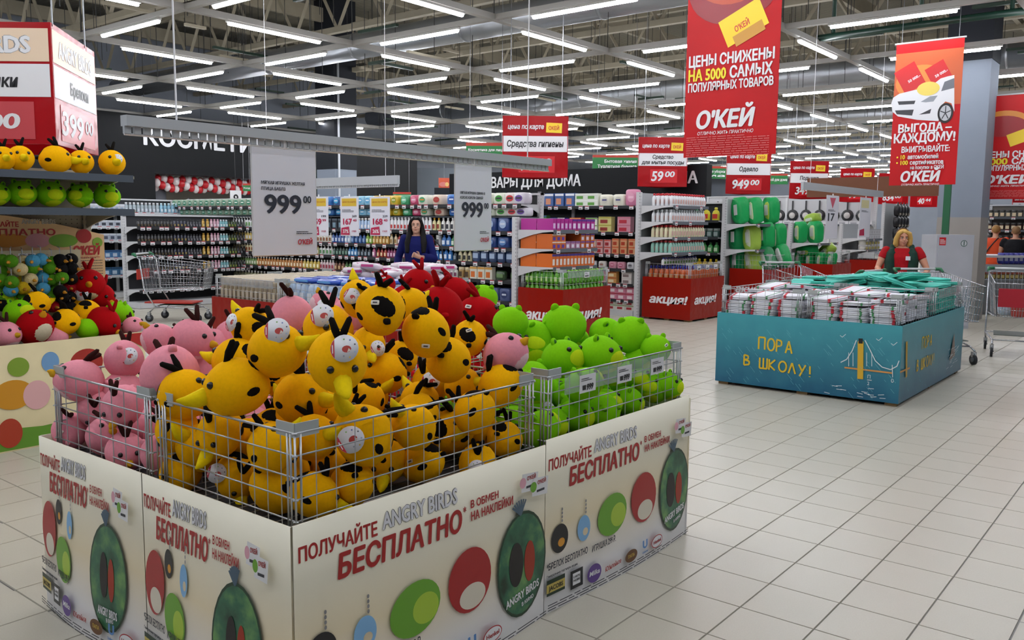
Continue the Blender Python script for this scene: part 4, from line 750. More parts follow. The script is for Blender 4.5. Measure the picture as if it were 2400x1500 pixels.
row(R8, 0, 7.5, 1.15, .45, [(1, 'box', .13, .13, .08, 'a8b0be', '4a5060', 'ccd0d6', 'grey carton')], 'on the third tier of the far left cosmetics shelves')
row(R8, 0, 7.5, .8, .45, [(1, 'box', .15, .15, .08, '4a78a8', 'c0d0e0', '2a4a78', 'steel blue carton')], 'on the fourth tier of the far left cosmetics shelves')
row(R8, 0, 7.5, .45, .45, [(1, 'box', .16, .16, .08, '3f6a90', 'b8ccdc', '243f60', 'dull blue carton')], 'on the fifth tier of the far left cosmetics shelves')
# far right food shelves
a = at_d(2318, 560, 21); g9, R9 = gondola('far grey food shelves behind the two shoppers', (a.x, a.y, 0), YAW*-1*0+0, 3.2, 2.1, .4, [.5, .85, 1.2, 1.5, 1.8], tags=.4, back=mat('5a5550', .6), frame=mat('b8bac0', .4))
for z, A, wd in ((1.8, '6a6a62', 'grey tin'), (1.5, '4a2a24', 'dark brown jar'), (1.2, 'a84a3a', 'reddish jar'), (.85, '7a5a3a', 'brown jar'), (.5, '5a4a2a', 'olive jar')): row(R9, 0, 3.2, z, .4, [(.5, 'jar', .12, .17, .1, A, 'c8b898', '3a3a3a', wd), (1, 'box', .15, .17, .1, A, 'b8a888', '8a7a5a', wd.split()[0]+' carton')], 'on the food shelves behind the two shoppers')
# ---- red wrapped plinths with baskets under the shelf ends
def unit(label, x0, y0, x1, y1, h, ztop, lb2, side=True, front=True, strip=None, nx=11, ny=14, nz=4):
    t = wrapbox(label, x0, y0, x1, y1, h, akc); akcia(t, x0, y0, x1, y1, h, side=side, front=front)
    return basket(lb2, x0+.02, y0+.02, x1-.02, y1-.02, h-.115, ztop, nx, ny, nz, strip=strip)
unit('red promotion plinth under the nearest shelf end', -7.24, 9.18, -6.52, 10.3, .7, .93, 'wire basket of green bottles on the nearest red plinth', strip=[('r', 1)])
unit('red promotion plinth under the second shelf end', -7.27, 12.54, -6.41, 13.72, .7, .92, 'wire basket of orange bottles on the second red plinth', strip=[('r', 3)])
unit('red promotion plinth below the green blankets', -7.1, 15.5, -6.3, 16.7, .74, 1.0, 'wire basket of green blankets on the third red plinth')
unit('red promotion plinth behind the white towel baskets', -7.05, 18.7, -6.25, 19.9, .74, .98, 'wire basket of pale green blankets on the fourth red plinth')
unit('farthest red promotion plinth below the bowls', -7.0, 21.9, -6.1, 23.1, .74, .9, 'wire basket of bowls on the farthest red plinth')
def fillgrid(kind, w_, h, d, A, B, Cc, x0, y0, x1, y1, z, nx, ny, label, group, rows=1, jit=0, name=None):
    P = prod(kind, w_, h, d, A, B, Cc)
    for k in range(rows):
        for i in range(nx):
            for j in range(ny):
                put(kind, P, Matrix.Translation((x0+(x1-x0)*(i+.5)/nx, y0+(y1-y0)*(j+.5)/ny, z+k*h))@Matrix.Rotation(random.uniform(-.1, .1), 4, 'Z'), label, group, name=name)
fillgrid('bottle', .075, .17, .06, '5fae22', 'c8e89a', '8fd04a', -7.2, 9.22, -6.56, 10.26, .6, 8, 12, 'bright green bottle in the nearest red plinth basket', 'green bottles in the nearest basket', 2)
fillgrid('bottle', .085, .24, .075, 'c95a14', 'd8a070', '1f2a9a', -7.23, 12.58, -6.45, 13.68, .64, 8, 12, 'orange bottle with blue cap in the second red plinth basket', 'orange bottles in the second basket')
row(RE1, .02, 1.03, .71, .6, [(1, 'bottle', .1, .2, .07, '3f8a1c', 'b8dc90', '6ab83a', 'darker green bottle', 1, 4)], 'behind the basket of the nearest shelf end', zg=.07)
row(RE2, .02, 1.23, .9, .5, [(1, 'bottle', .09, .12, .07, 'd0d2d4', '5a8a3a', '2a3a9a', 'small white bottle', 1, 1)], 'at the back of the orange bottle basket')
# blankets: packed rolls in green film
blk = {}
def blanket(A, B, sz, M, label, group):
    k = (A, B, sz)
    if k not in blk:
        r = MB(); r.soft((0, 0, 0), sz, mat(A, .3, kind='cloth'), .6, 20, 14, lump=.06); me = r.mesh('pack'); q = MB(); q.soft((sz[0]*.14, 0, 0), (sz[0]*.55, sz[1]*1.03, sz[2]*.82), mat(B, .15, kind='film'), .55, 14, 10, lump=.06); q.b2((-sz[0]*.0, -sz[1]*.53, -sz[2]*.18), (sz[0]*.3, -sz[1]*.51, sz[2]*.2), mat('c9cfc8', .2)); blk[k] = (me, q.mesh('window'))
    me, me2 = blk[k]; t = bpy.data.objects.new('packed_blanket', None); C.objects.link(t); t.matrix_world = M; t['label'] = label; t['category'] = 'blanket'; t['group'] = group
    inst(me, 'pack', Matrix(), t); inst(me2, 'window', Matrix(), t)
G1_, G2_ = '1f9a52', '167a44'; PG = '9ab84a'
def bl(u, v, y, tilt, A, B, lab, sz=(.3, .3, .52)):
    p = at_y(u, v, y); M = Matrix.Translation(p)@Matrix.Rotation(-.45, 4, 'Z')@Matrix.Rotation(tilt, 4, 'Y'); blanket(A, B, sz, M, lab, 'green packed blankets')
bl(1735, 494, 15.75, -.15, G1_, G1_, 'green rolled blanket at the top left of the blanket shelf'); bl(1768, 495, 15.95, -.2, G1_, 'b8c8a0', 'green rolled blanket second on the top blanket shelf'); bl(1806, 494, 16.35, -.08, G1_, PG, 'green blanket with pale film at the right of the top shelf')
bl(1728, 556, 15.7, -.05, G2_, G2_, 'dark green blanket at the left of the middle blanket shelf'); bl(1762, 558, 15.75, -.15, PG, 'c8cfb0', 'pale green blanket leaning out of the middle shelf'); bl(1795, 553, 16.1, -.12, G1_, G1_, 'green rolled blanket in the middle of the middle shelf'); bl(1822, 555, 16.4, -.05, G1_, 'b8c4a4', 'green blanket at the right of the middle shelf')
bl(1732, 610, 15.7, -.1, G2_, G2_, 'dark green blanket at the left of the lowest blanket row'); bl(1762, 612, 15.75, -.35, PG, 'b8c890', 'pale green blanket tilted in the lowest row'); bl(1796, 607, 15.95, -.5, G2_, 'b8c0b8', 'teal green blanket leaning in the basket'); bl(1833, 600, 16.3, -.5, G1_, 'd0d4d0', 'green blanket leaning over the basket edge', (.28, .28, .46))
bl(1875, 545, 18.9, -.05, G1_, 'b4cc8a', 'green blanket standing left on the low shelf end', (.26, .3, .48)); bl(1910, 545, 19.3, -.1, G1_, 'c0d49a', 'pale blanket pack standing on the low shelf end', (.34, .3, .5)); bl(1905, 512, 19.5, 1.4, PG, 'c0d49a', 'pale green blanket lying on top of the standing packs', (.22, .3, .36))
bl(1890, 588, 19.0, 1.5, G1_, PG, 'green blanket lying across the fourth basket', (.25, .3, .6)); bl(1935, 590, 19.5, .9, PG, 'd0d8b0', 'pale green blanket lying right in the fourth basket', (.25, .3, .5))
for i, u in enumerate((1873, 1898, 1923, 1948)): bl(u, 610, 18.95, .1*(i-1), G1_, 'b4cc8a', ('leftmost', 'second', 'third', 'rightmost')[i]+' small green blanket standing in the fourth basket', (.2, .2, .36))
# ---- second display island behind the plush toys
t = wrapbox('red wrapped display island behind the pink toys', -8.69, 5.46, -6.25, 7.08, .71, akc); akcia(t, -8.69, 5.46, -7.5, 7.08, .71, side=False)
for (x0, x1, y0, y1, lb) in ((-8.66, -7.49, 5.48, 6.25, 'wire basket of beige rolls at the left of the second island'), (-7.43, -6.28, 5.48, 6.25, 'wire basket of blue packs on the second island'), (-8.66, -7.49, 6.29, 7.06, 'rear left wire basket on the second island'), (-7.43, -6.28, 6.29, 7.06, 'rear right wire basket with pink and white packs')):
    basket(lb, x0, y0, x1, y1, .6, .93, 16, 11, 5, strip=[('f', 0)] if 'beige' in lb else None)
fillgrid('jar', .07, .33, .07, 'b5a78c', 'c8bca4', 'c2b59c', -8.63, 5.5, -7.52, 6.23, .61, 14, 9, 'beige roll standing in the left basket of the second island', 'beige rolls', name='paper_roll')
fillgrid('jar', .07, .33, .07, 'b5a78c', 'c8bca4', 'c2b59c', -8.63, 6.31, -7.52, 7.04, .61, 14, 7, 'beige roll standing in the rear left basket of the second island', 'beige rolls at the rear', name='paper_roll')
fillgrid('pouch', .1, .32, .24, 'a9bfd8', 'd8e0ea', '1f3fa8', -7.4, 5.5, -6.3, 6.23, .61, 11, 3, 'blue and white refill pouch in the second island basket', 'blue pouches')
fillgrid('pouch', .36, .05, .24, '1f4fb8', '5a9ad8', '2a3fa0', -7.4, 5.55, -6.3, 6.2, .93, 3, 3, 'bright blue refill pouch lying on top of the upright pouches', 'blue pouches lying on top')
rr = random.Random(5)
for k in range(26):
    P = prod('pouch', .26, .07, .16, 'd8cfd6', 'b83a7a', 'd8a0bc'); x, y = rr.uniform(-7.6, -6.45), rr.uniform(6.4, 7.0); z = .93+.05*(k//9)
    put('pouch', P, Matrix.Translation((x, y, z))@Matrix.Rotation(rr.uniform(0, 3), 4, 'Z')@Matrix.Rotation(rr.uniform(-.25, .25), 4, 'X'), 'white and pink wet wipe pack heaped in the rear right basket', 'pink and white packs')
fillgrid('pouch', .26, .3, .16, 'd8cfd6', 'b83a7a', 'd8a0bc', -7.4, 6.31, -6.3, 7.04, .61, 4, 3, 'white and pink wet wipe pack standing in the rear right basket', 'standing pink and white packs')
# ================================================================ plush promotion island
pos = mat('ebe6d6', .45, kind='poster'); RT = mat('a81d1c', .4); ink = mat('33343c', .5)
def poster_panel(O, D, W, H, sx, parent, bulge=.03, zoff=0):
    """printed card panel, W wide; artwork laid out for 1.2 m and squeezed by sx"""
    bow = lambda x, y: bulge*math.sin(math.pi*min(max(x/W, 0), 1))*(1-y/H)
    p = Print(O, D, (0, 0, 1), bow=bow); p.e = .001; nx, ny = 16, 4; vs = []
    for s_ in (0, -.005):
        for j in range(ny+1):
            for i in range(nx+1): vs.append(p.P(W*i/nx, H*j/ny, s_))
    k = (nx+1)*(ny+1); fs = []
    for j in range(ny):
        for i in range(nx): a = j*(nx+1)+i; fs.append((a, a+1, a+nx+2, a+nx+1)); fs.append((k+a, k+a+nx+1, k+a+nx+2, k+a+1))
    for i in range(nx): a = ny*(nx+1)+i; fs.append((a, a+1, k+a+1, k+a))
    MB().add(vs, fs, pos, True).build('card_panel', parent)
    X = lambda x: x*sx; g = .012
    sl = .03
    p.text(X(.017), .588, .043, 'ПОЛУЧАЙТЕ', RT, width=X(.3), bold=.03)
    p.text(X(.336), .6, .052, 'ANGRY BIRDS', mat('dcdce0', .4), width=X(.35), bold=.03, outline=mat('5a5a60', .5))
    p.text(X(.155), .497, .072, 'БЕСПЛАТНО', RT, width=X(.55), bold=.04, shear=.12); p.text(X(.712), .545, .03, '*', RT, width=X(.015))
    p.text(X(.75), .563, .026, 'В ОБМЕН', RT, width=X(.155), bold=.03); p.text(X(.75), .518, .03, 'НА НАКЛЕЙКИ', RT, width=X(.24), bold=.03)
    # round plush and keyring pictures kept as plain coloured balls; the big egg pendant as a plain leafy oval
    Z = lambda x: x
    balls = ((.09, .295, .055, .06, '1d1c1e'), (.252, .295, .045, .055, '7fb2dc')) if sx == 1 else ((.3, .43, .045, .05, '1d1c1e'), (.47, .4, .04, .055, '7fb2dc'))
    for cx, cy, rx, ry, c_ in balls:
        for q in range(4): p.oval(X(cx+.015), cy+ry+.01+q*.016, X(.005), .007, mat('8c8c90', .3, .6), n=8)
        p.oval(X(cx), cy, X(rx), ry, mat(c_, .4)); p.up(); p.oval(X(cx+.01), cy-ry*.3, X(rx*.4), ry*.3, mat('d8962c' if c_ == '1d1c1e' else 'd8c8a8', .4)); p.up()
    gx, gz, rx_, rz_ = (.466, .3, .735, .31) if sx == 1 else (.37, .25, .14, .34)
    p.oval(X(gx), gz, X(.115), .09, mat('6aa52c', .4), .15); p.up(); p.oval(X(gx+.045), gz-.012, X(.06), .052, mat('a9c93a', .4)); p.oval(X(rx_), rz_, X(.115), .115, mat('a81e20', .4), -.1); p.up(); p.oval(X(rx_+.01), rz_-.06, X(.07), .045, mat('dcd3c0', .4)); 
    ex = 1.042 if sx == 1 else .98
    p.oval(X(ex), .272, X(.158)/(1 if sx == 1 else .72), .204, mat('1d3a24', .4), -.03); p.up(); p.oval(X(ex), .272, X(.148)/(1 if sx == 1 else .72), .193, mat('2f6a4c', .4, kind='forest'), -.03); p.up(2)
    for q in range(7): a = 1.1+q*.22; p.line(X(ex-.01), .465, X(ex-.01+.07*math.cos(a)), .465+.06*math.sin(a), .009, mat('4b6070', .5))
    p.oval(X(ex-.042), .28, X(.045), .085, mat('211d1c', .5)); p.oval(X(ex+.045), .27, X(.035), .08, mat('a33018', .5)); p.up(2)
    p.text(X(ex-.11), .13, .03, 'ANGRY BIRDS', WHITE, width=X(.22), bold=.03, ang=.1 if sx == 1 else 0); p.text(X(ex-.01), .108, .014, 'В КИНО', WHITE, width=X(.08), ang=.12)
    p.text(X(.0), .185, .026, '*БРЕЛОК БЕСПЛАТНО', ink, width=X(.27), shear=.15, bold=.02, ang=0); p.text(X(.3), .178, .026, 'ИГРУШКА 299 Р.', ink, width=X(.18), shear=.15, bold=.02)
    if sx != 1: X = lambda x: x*.84
    p.text(X(.0), .155, .01, 'Генеральные партнеры акции:', ink, width=X(.2))
    p.rect(X(0), .078, X(.115), .066, mat('14301e', .4)); p.up(); p.rect(X(.0), .09, X(.115), .036, mat('c9b45a', .4)); p.up(); p.text(X(.012), .099, .018, 'JACOBS', mat('1c1a14'), width=X(.09), bold=.02)
    p.rect(X(.15), .06, X(.083), .078, mat('14161c', .4)); p.up(); p.rect(X(.165), .075, X(.05), .05, WHITE); p.up(); p.text(X(.168), .105, .009, 'CARTE', BLK, width=X(.044)); p.text(X(.168), .09, .009, 'NOIRE', BLK, width=X(.044))
    p.oval(X(.312), .085, X(.05), .04, mat('62418f', .4)); p.up(); p.text(X(.275), .078, .02, 'Milka', WHITE, width=X(.075), shear=.2)
    p.text(X(.39), .066, .02, 'Юбилейное', RT, width=X(.125), shear=.2, ang=.05)
    p.oval(X(.6), .076, X(.052), .028, mat('6a4322', .4)); p.up(); p.text(X(.572), .07, .014, 'ПАПА', mat('e0c060'), width=X(.055), bold=.02)
    p.text(X(.7), .078, .036, 'U', mat('5f8fc9'), width=X(.045), bold=.05); p.text(X(.695), .055, .01, 'Unilever', mat('5f8fc9'), width=X(.055))
    p.oval(X(.838), .075, X(.055), .03, mat('b01c28', .4)); p.up(); p.oval(X(.838), .075, X(.05), .026, WHITE); p.up(); p.text(X(.8), .068, .016, 'Henkel', RT, width=X(.076), bold=.02)
    p.fine(X(0), .02, X(1.19), .032, 3, ink, .35)
    if sx != 1: X = lambda x: x*.62
    for cx, cy, c_ in ((1.05, .6, 'd9a0ae'), (1.115, .57, '6aa52c')):   # two stickers
        p.rect(X(cx-.03), cy-.045, X(.1), .07, mat('dfdfe0', .4), -.1); p.up(); p.oval(X(cx-.02), cy-.01, X(.02), .02, mat(c_, .4)); p.text(X(cx+.005), cy-.005, .014, "О'КЕЙ", RT, width=X(.055), bold=.03); p.rect(X(cx), cy-.035, X(.05), .009, ink); p.up()
    p.build(parent)
PX0, PX1, PY0, PY1 = -3.56, -1.96, 1.45, 3.87
isl = thing('promotion_island', 'large cream card promotion island holding the baskets of plush toys', 'display', (PX1, PY0, 0))
poster_panel((-1.96, 1.46, 0), (0, 1, 0), 1.2, .7, 1.0, isl); poster_panel((-1.965, 2.67, 0), (0, 1, 0), 1.2, .715, 1.0, isl)
poster_panel((-3.575, 1.452, 0), (1, 0, 0), .795, .7, .58, isl); poster_panel((-2.775, 1.452, 0), (1, 0, 0), .815, .7, .58, isl)
for a, b in (((-3.58, 1.46, 0), (-3.575, 3.87, .7)), ((-3.575, 3.87, 0), (-1.96, 3.875, .7))): MB().b2(a, b, pos).build('card_panel', isl)
MB().b2((-3.56, 1.47, .6), (-1.98, 3.86, .625), mat('2c2f33', .6)).build('deck_board', isl)
for (x0, y0) in ((-3.55, 1.47), (-2.75, 1.47), (-3.55, 2.69), (-2.75, 2.69)):
    for k in range(3): MB().b2((x0+.02+.32*k, y0+.02, 0), (x0+.12+.32*k, y0+1.12, .14), mat('8d7350', .7, kind='card')).build('pallet_runner', isl)
basket('wire basket of yellow plush birds at the near corner', -2.73, 1.5, -1.995, 2.62, .63, .955, 11, 15, 5)
basket('wire basket of green plush toys at the right', -2.73, 2.72, -1.995, 3.82, .63, .955, 10, 15, 5, strip=[('r', 3)])
basket('wire basket of pink plush birds at the left', -3.52, 1.5, -2.79, 2.62, .63, .955, 8, 12, 5)
basket('rear wire basket of red plush birds', -3.52, 2.72, -2.79, 3.82, .63, .955, 8, 12, 5)
# ---- plush toys: plain round stuffed animals in the colours of the heap
def toy_meshes(col, belly, beak, patch, ears=False, tuft='15120f', longbeak=False):
    body = MB(); sq = (1.12, 1.06, .92) if ears else (1.1, .98, .96)
    def f(q): k = 1+.025*math.sin(3*q.x+2*q.z)+.02*math.cos(4*q.y); return Vector((q.x*sq[0]*k, q.y*sq[1]*k, q.z*sq[2]*k))
    body.sphere((0, 0, 0), 1, mat(col, .9, kind='plush'), 22, 14, f)
    parts = [('body', body.mesh('body'))]
    def cap(dirv, ra, rb, m, name, lift=1.015, rot=0, n=16, label=None):
        d = Vector(dirv).normalized(); u = d.cross(Vector((0, 0, 1)) if abs(d.z) < .9 else Vector((1, 0, 0))).normalized(); v = u.cross(d); c, s_ = math.cos(rot), math.sin(rot); u, v = u*c+v*s_, v*c-u*s_
        mb = MB(); vs = []; fs = []; rings = 4
        for r in range(rings+1):
            for j in range(n):
                t = 2*math.pi*j/n; q = (d+(u*math.cos(t)*ra+v*math.sin(t)*rb)*(r/rings)).normalized(); k = lift if r < rings else lift-.02; vs.append(f(q)*k)
        for r in range(rings):
            for j in range(n): j2 = (j+1) % n; fs.append((r*n+j, (r+1)*n+j, (r+1)*n+j2, r*n+j2))
        mb.add(vs, fs, m, True); parts.append((name, mb.mesh(name)))
    if patch:
        cap((-.75, .1, .55), .62, .4, mat(patch, .9, kind='plush'), 'back_patch', rot=.5); cap((-.3, -.95, -.1), .25, .16, mat(patch, .9, kind='plush'), 'side_patch'); cap((-.3, .95, -.1), .25, .16, mat(patch, .9, kind='plush'), 'side_patch')
    if belly: cap((.45, 0, -.85), .62, .62, mat(belly, .9, kind='plush'), 'belly')
    if ears: cap((.95, 0, -.08), .6, .46, mat(belly, .9, kind='plush'), 'muzzle', 1.03)
    for s_ in (-1, 1):
        e = f(Vector((.82, .4*s_, .42)).normalized()); mb = MB(); mb.sphere(e*.98, .13, mat('0f0f10', .15), 10, 6); mb.sphere(e*.985, (.13, .13, .13), mat('e8e4dc', .6), 10, 6) if False else None; parts.append(('eye', mb.mesh('eye')))
    if beak:
        mb = MB(); L = .85 if longbeak else .34; r0 = .27 if longbeak else .18; mb.tube([(.95, 0, .02), (1.12+L*.3, 0, -.02), (1.1+L*.7, 0, .04), (1.1+L, 0, .14 if longbeak else .02)], [r0*1.15, r0, r0*.6, r0*.15], mat(beak, .85, kind='plush'), 10); parts.append(('beak', mb.mesh('beak')))
    if ears:
        for s_ in (-1, 1):
            mb = MB(); mb.sphere((.1, .5*s_, .86), (.12, .2, .22), mat(col, .9, kind='plush'), 12, 8); mb.sphere((.17, .5*s_, .87), (.07, .11, .13), mat('2f6a14', .9), 8, 6); parts.append(('ear', mb.mesh('ear')))
    else:
        mb = MB(); tm_ = mat(tuft, .9, kind='plush')
        mb.tube([(.15, 0, .88), (.02, .12, 1.25), (-.15, .28, 1.6), (-.2, .3, 1.66)], [.11, .13, .1, .03], tm_, 8); mb.tube([(.15, 0, .88), (-.12, -.14, 1.18), (-.4, -.24, 1.42), (-.45, -.26, 1.45)], [.11, .13, .1, .03], tm_, 8); parts.append(('tuft', mb.mesh('tuft')))
        mb = MB(); mb.soft((-1.12, 0, .05), (.4, .3, .22), mat(patch or col, .9, kind='plush'), .7, 8, 6); parts.append(('tail', mb.mesh('tail')))
    return parts
_hk = []
def tag_meshes():
    if not _hk:
        m = MB(); m.tube([(0, 0, 0), (0, 0, .012)], .33, mat('d6d6da', .35), 20)
        m.add([(.325*math.cos(t), .325*math.sin(t), .0135) for t in [2.35+1.55*i/10 for i in range(11)]], [tuple(range(11))], mat('b8202c', .35)); m.b2((-.29, -.1, .0137), (-.265, .1, .0142), mat('e4dcdc'))
        m.add([(.05+.11*math.cos(t), -.02+.085*math.sin(t), .0138) for t in [i*.5236 for i in range(12)]], [tuple(range(12))], mat('b0322c', .4)); m.add([(.06, -.1, .0142), (.15, -.06, .0142), (.1, .0, .0142)], [(0, 1, 2)], mat('dcd0c0'))
        for x, y, c_ in ((-.02, .2, '7fae5e'), (.12, .17, '6a7ab0'), (.1, -.24, 'd8b040'), (-.04, -.2, '8a8a94'), (.22, -.12, '9ab0c8'), (.23, .06, '5a5a60')): m.b2((x, y, .012), (x+.035, y+.035, .0145), mat(c_, .4))
        _hk.append(m.mesh('hang_tag'))
        m = MB(); m.soft((0, 0, 0), (.3, .02, .17), mat('dcd8cc', .6), .3, 8, 6); m.b2((-.08, -.013, -.03), (.08, -.011, .03), mat('4a4a50')); _hk.append(m.mesh('sewn_label'))
    return _hk
TM = {'yellow': toy_meshes('ffbb06', None, 'f0d010', '14110f', longbeak=True), 'pink': toy_meshes('f09aa8', 'f0ccd0', 'd9a628', None, tuft='3a1f1c'), 'green': toy_meshes('84d012', 'c8e01c', None, None, ears=True), 'red': toy_meshes('b00a12', 'd8ccb0', 'd8941c', None, tuft='9c0d14')}
NMT = {'yellow': 'yellow_plush_bird', 'pink': 'pink_plush_bird', 'green': 'green_plush_animal', 'red': 'red_plush_bird'}
RT_ = random.Random(11)
def toy(kind, P, r, face, label, group, tag=None, sew=False, roll=None):
    """face: direction of the beak in picture terms (right, up, towards camera)"""
    d = (AR*face[0]-AD*face[1]-AF*face[2]).normalized(); up = Vector((0, 0, 1)); 
    if roll: up = (AR*roll[0]-AD*roll[1]-AF*roll[2]).normalized()
    y = up.cross(d)
    if y.length < .05: y = Vector((0, 1, 0)).cross(d)
    y.normalize(); z = d.cross(y); M = Matrix(((d.x, y.x, z.x), (d.y, y.y, z.y), (d.z, y.z, z.z))).to_4x4()
    M = Matrix.Translation(P)@M@Matrix.Scale(r, 4)
    t = bpy.data.objects.new(NMT[kind], None); C.objects.link(t); t.matrix_world = M; t['label'] = label; t['category'] = 'plush toy'; t['group'] = group
    for n_, me in TM[kind]: inst(me, n_, Matrix(), t)
    MI = M.inverted()
    if tag:   # hang tag facing the viewer on the near side
        pd = (AR*tag[0]-AD*tag[1]-AF*1.0).normalized(); W_ = P+pd*r*1.12; n = (-AF+AR*tag[2] if len(tag) > 2 else -AF); n = (n+Vector((0, 0, .25))).normalized(); x = Vector((0, 0, 1)).cross(n).normalized(); yy = n.cross(x); T = Matrix(((x.x, yy.x, n.x), (x.y, yy.y, n.y), (x.z, yy.z, n.z))).to_4x4()
        T = Matrix.Translation(W_)@T@Matrix.Rotation(RT_.uniform(-.6, .9), 4, 'Z')@Matrix.Scale(r*1.35, 4); inst(tag_meshes()[0], 'hang_tag', MI@T, t)
    if sew:
        pd = (AR*sew[0]-AD*sew[1]-AF*.9).normalized(); W_ = P+pd*r*1.05; n = pd; x = Vector((0, 0, 1)).cross(n).normalized(); yy = n.cross(x); T = Matrix(((x.x, -n.x, yy.x), (x.y, -n.y, yy.y), (x.z, -n.z, yy.z))).to_4x4()
        inst(tag_meshes()[1], 'sewn_label', MI@Matrix.Translation(W_)@T@Matrix.Rotation(RT_.uniform(-.5, .5), 4, 'Y')@Matrix.Scale(r*1.1, 4), t)
    return t
def heap(kind, u, v, r, face, label, box, tag=None, sew=False, R0=.092, group=None, dd=0, zmin=.66):
    x0, y0, x1, y1 = box;  dmin = 1.6
    def inside(dep):
        P = at_d(u, v, dep); R = max(r*dep/F_PX, .076); k = R*.9 if P.z < 1.0 else R*.4; return P.x <= x1-k and P.y >= y0+k, P, R
    while dmin < 6 and not inside(dmin)[0]: dmin += .02
    dep = max(dmin, R0*F_PX/r)
    for _ in range(200):   # slide along the sight line: behind the wires, above the deck, before the far walls
        ok, P, R = inside(dep)
        if dep > dmin and (P.z < .64+R*.8 or P.x < x0+R*.6 or P.y > y1-R*.6): dep -= .02
        else: break
    return toy(kind, P, R/1.03, face, label, group or {'yellow': 'yellow plush birds in the near basket', 'pink': 'pink plush birds in the left basket', 'green': 'green plush toys in the right basket', 'red': 'red plush birds at the top of the heap'}[kind], tag, sew)
BY, BG, BP, BR = (-2.73, 1.5, -1.995, 2.64), (-2.73, 2.7, -1.995, 3.83), (-3.52, 1.5, -2.78, 2.64), (-3.5, 2.3, -2.4, 3.8)
Lf, Rt, Up, Dn = (-1, .1, .3), (1, .1, .3), (.1, 1, .3), (0, -1, .3)
Y = [(435, 925, 62, (1, .3, .1), 'leftmost yellow plush above the near rim with a black back patch'), (555, 908, 72, (-1, -.3, .6), 'largest front left yellow plush with beak to the left'), (560, 848, 60, (-.8, .1, -.3), 'yellow plush behind the front left one'), (648, 822, 68, (1, .25, .45), 'yellow plush below the pink one with beak raised right', (.3, .9)), (768, 772, 62, (.5, -.3, .8), 'yellow plush wearing a round tag high on the left of the heap', (0, .55)), (588, 768, 45, (-.6, .6, -.4), 'yellow plush half hidden at the left edge of the heap', (-.8, .3, -.8)), (790, 845, 74, (.3, -.6, .7), 'yellow plush in the middle left with a large round tag', (.45, .45)), (662, 888, 48, (.2, .2, -1), 'small visible yellow back between the left toys'), (705, 935, 64, (1, 0, .5), 'yellow plush in the lower left middle with beak to the right'), (892, 727, 62, (-.4, .5, -1), 'topmost yellow plush with a white sewn label', None, (-.05, .25)), (997, 780, 60, (.3, -.6, -.9), 'yellow plush right of the topmost one with a sewn label', None, (.1, -.5)), (1050, 845, 57, (.2, -.2, -1), 'plain yellow back in the right middle of the heap'), (1101, 792, 42, (0, .4, -1), 'yellow plush below the red ones with a printed label', None, (0, .4)), (1173, 905, 52, (-.9, -.6, .3), 'yellow plush at the right rim below the pink one'), (1012, 897, 49, (-.4, -.8, .6), 'yellow plush with the most frontal round tag', (.05, .15)), (862, 808, 42, (.3, -.5, .8), 'yellow plush with tilted tag below the topmost one', (.8, -.2, .8)), (940, 838, 42, (-.5, .3, -.8), 'yellow plush deep between the two labelled backs'), (900, 875, 52, (-1, .1, .6), 'yellow plush in the centre with beak to the left'), (860, 935, 50, (.8, .5, .5), 'yellow plush in the centre with upturned beak'), (955, 975, 50, (.1, 1, .5), 'yellow plush with beak pointing straight up near the rim'), (852, 1020, 72, (-.5, .9, .5), 'large yellow plush behind the front wires wearing a tag', (-.2, 0)), (1058, 1012, 55, (.5, .3, -.9), 'yellow plush behind the wires showing a black oval patch'), (990, 1084, 50, (-1, -.4, -.3), 'lower yellow plush behind the right hand wires', None, (-.5, .2)), (826, 1134, 56, (-.3, -.5, -1), 'lowest yellow plush right of the corner posts'), (1128, 1010, 45, (-.6, .7, .5), 'yellow plush low at the right wires'), (1182, 1030, 36, (.3, -.3, -.8), 'smallest yellow plush low at the right end'), (756, 1057, 58, (.6, -.7, -.6), 'yellow plush behind the corner bracket'), (582, 1040, 62, (.9, .4, .5), 'yellow plush behind the left wires with beak to the right'), (472, 1050, 58, (-.4, .6, .8), 'yellow plush behind the left wires with a dark belly patch'), (425, 1108, 50, (-.7, -.5, -.8), 'lowest yellow plush at the far left wires'), (650, 1140, 66, (.5, -.7, -.8), 'lowest yellow plush left of the corner posts'), (553, 1115, 50, (.3, -.9, .3), 'low yellow plush with a tag beside the left wires', (-.6, .3)), (415, 1005, 42, (-.3, -.9, -.2), 'yellow plush squeezed at the left corner of the near basket'), (1121, 960, 44, (.2, .8, .5), 'yellow plush near the right rim with raised beak'), (838, 700, 42, (-.2, .7, -.4), 'yellow plush peeping behind the topmost one wearing a tag', (-.1, .1)), (962, 715, 34, (.5, .4, -.8), 'yellow plush wedged behind the topmost one'), (810, 930, 48, (-.6, .9, .4), 'yellow plush with upright beak in the lower middle'), (1085, 905, 46, (.7, .2, .6), 'yellow plush right of the frontal tag with beak to the right'), (735, 1160, 45, (1, -.5, -.3), 'yellow plush deep in the near corner'), (905, 1040, 50, (.4, .4, -.6), 'yellow plush behind the tagged one at the front wires'), (1120, 1085, 34, (0, -.6, .6), 'low yellow plush with tag at the right end', (0, -.1)), (640, 1010, 55, (-.4, -.3, -.8), 'yellow plush hidden behind the corner of the near basket')]
for q in Y: heap('yellow', q[0], q[1], q[2], q[3], q[4], BY, *(q[5:]))
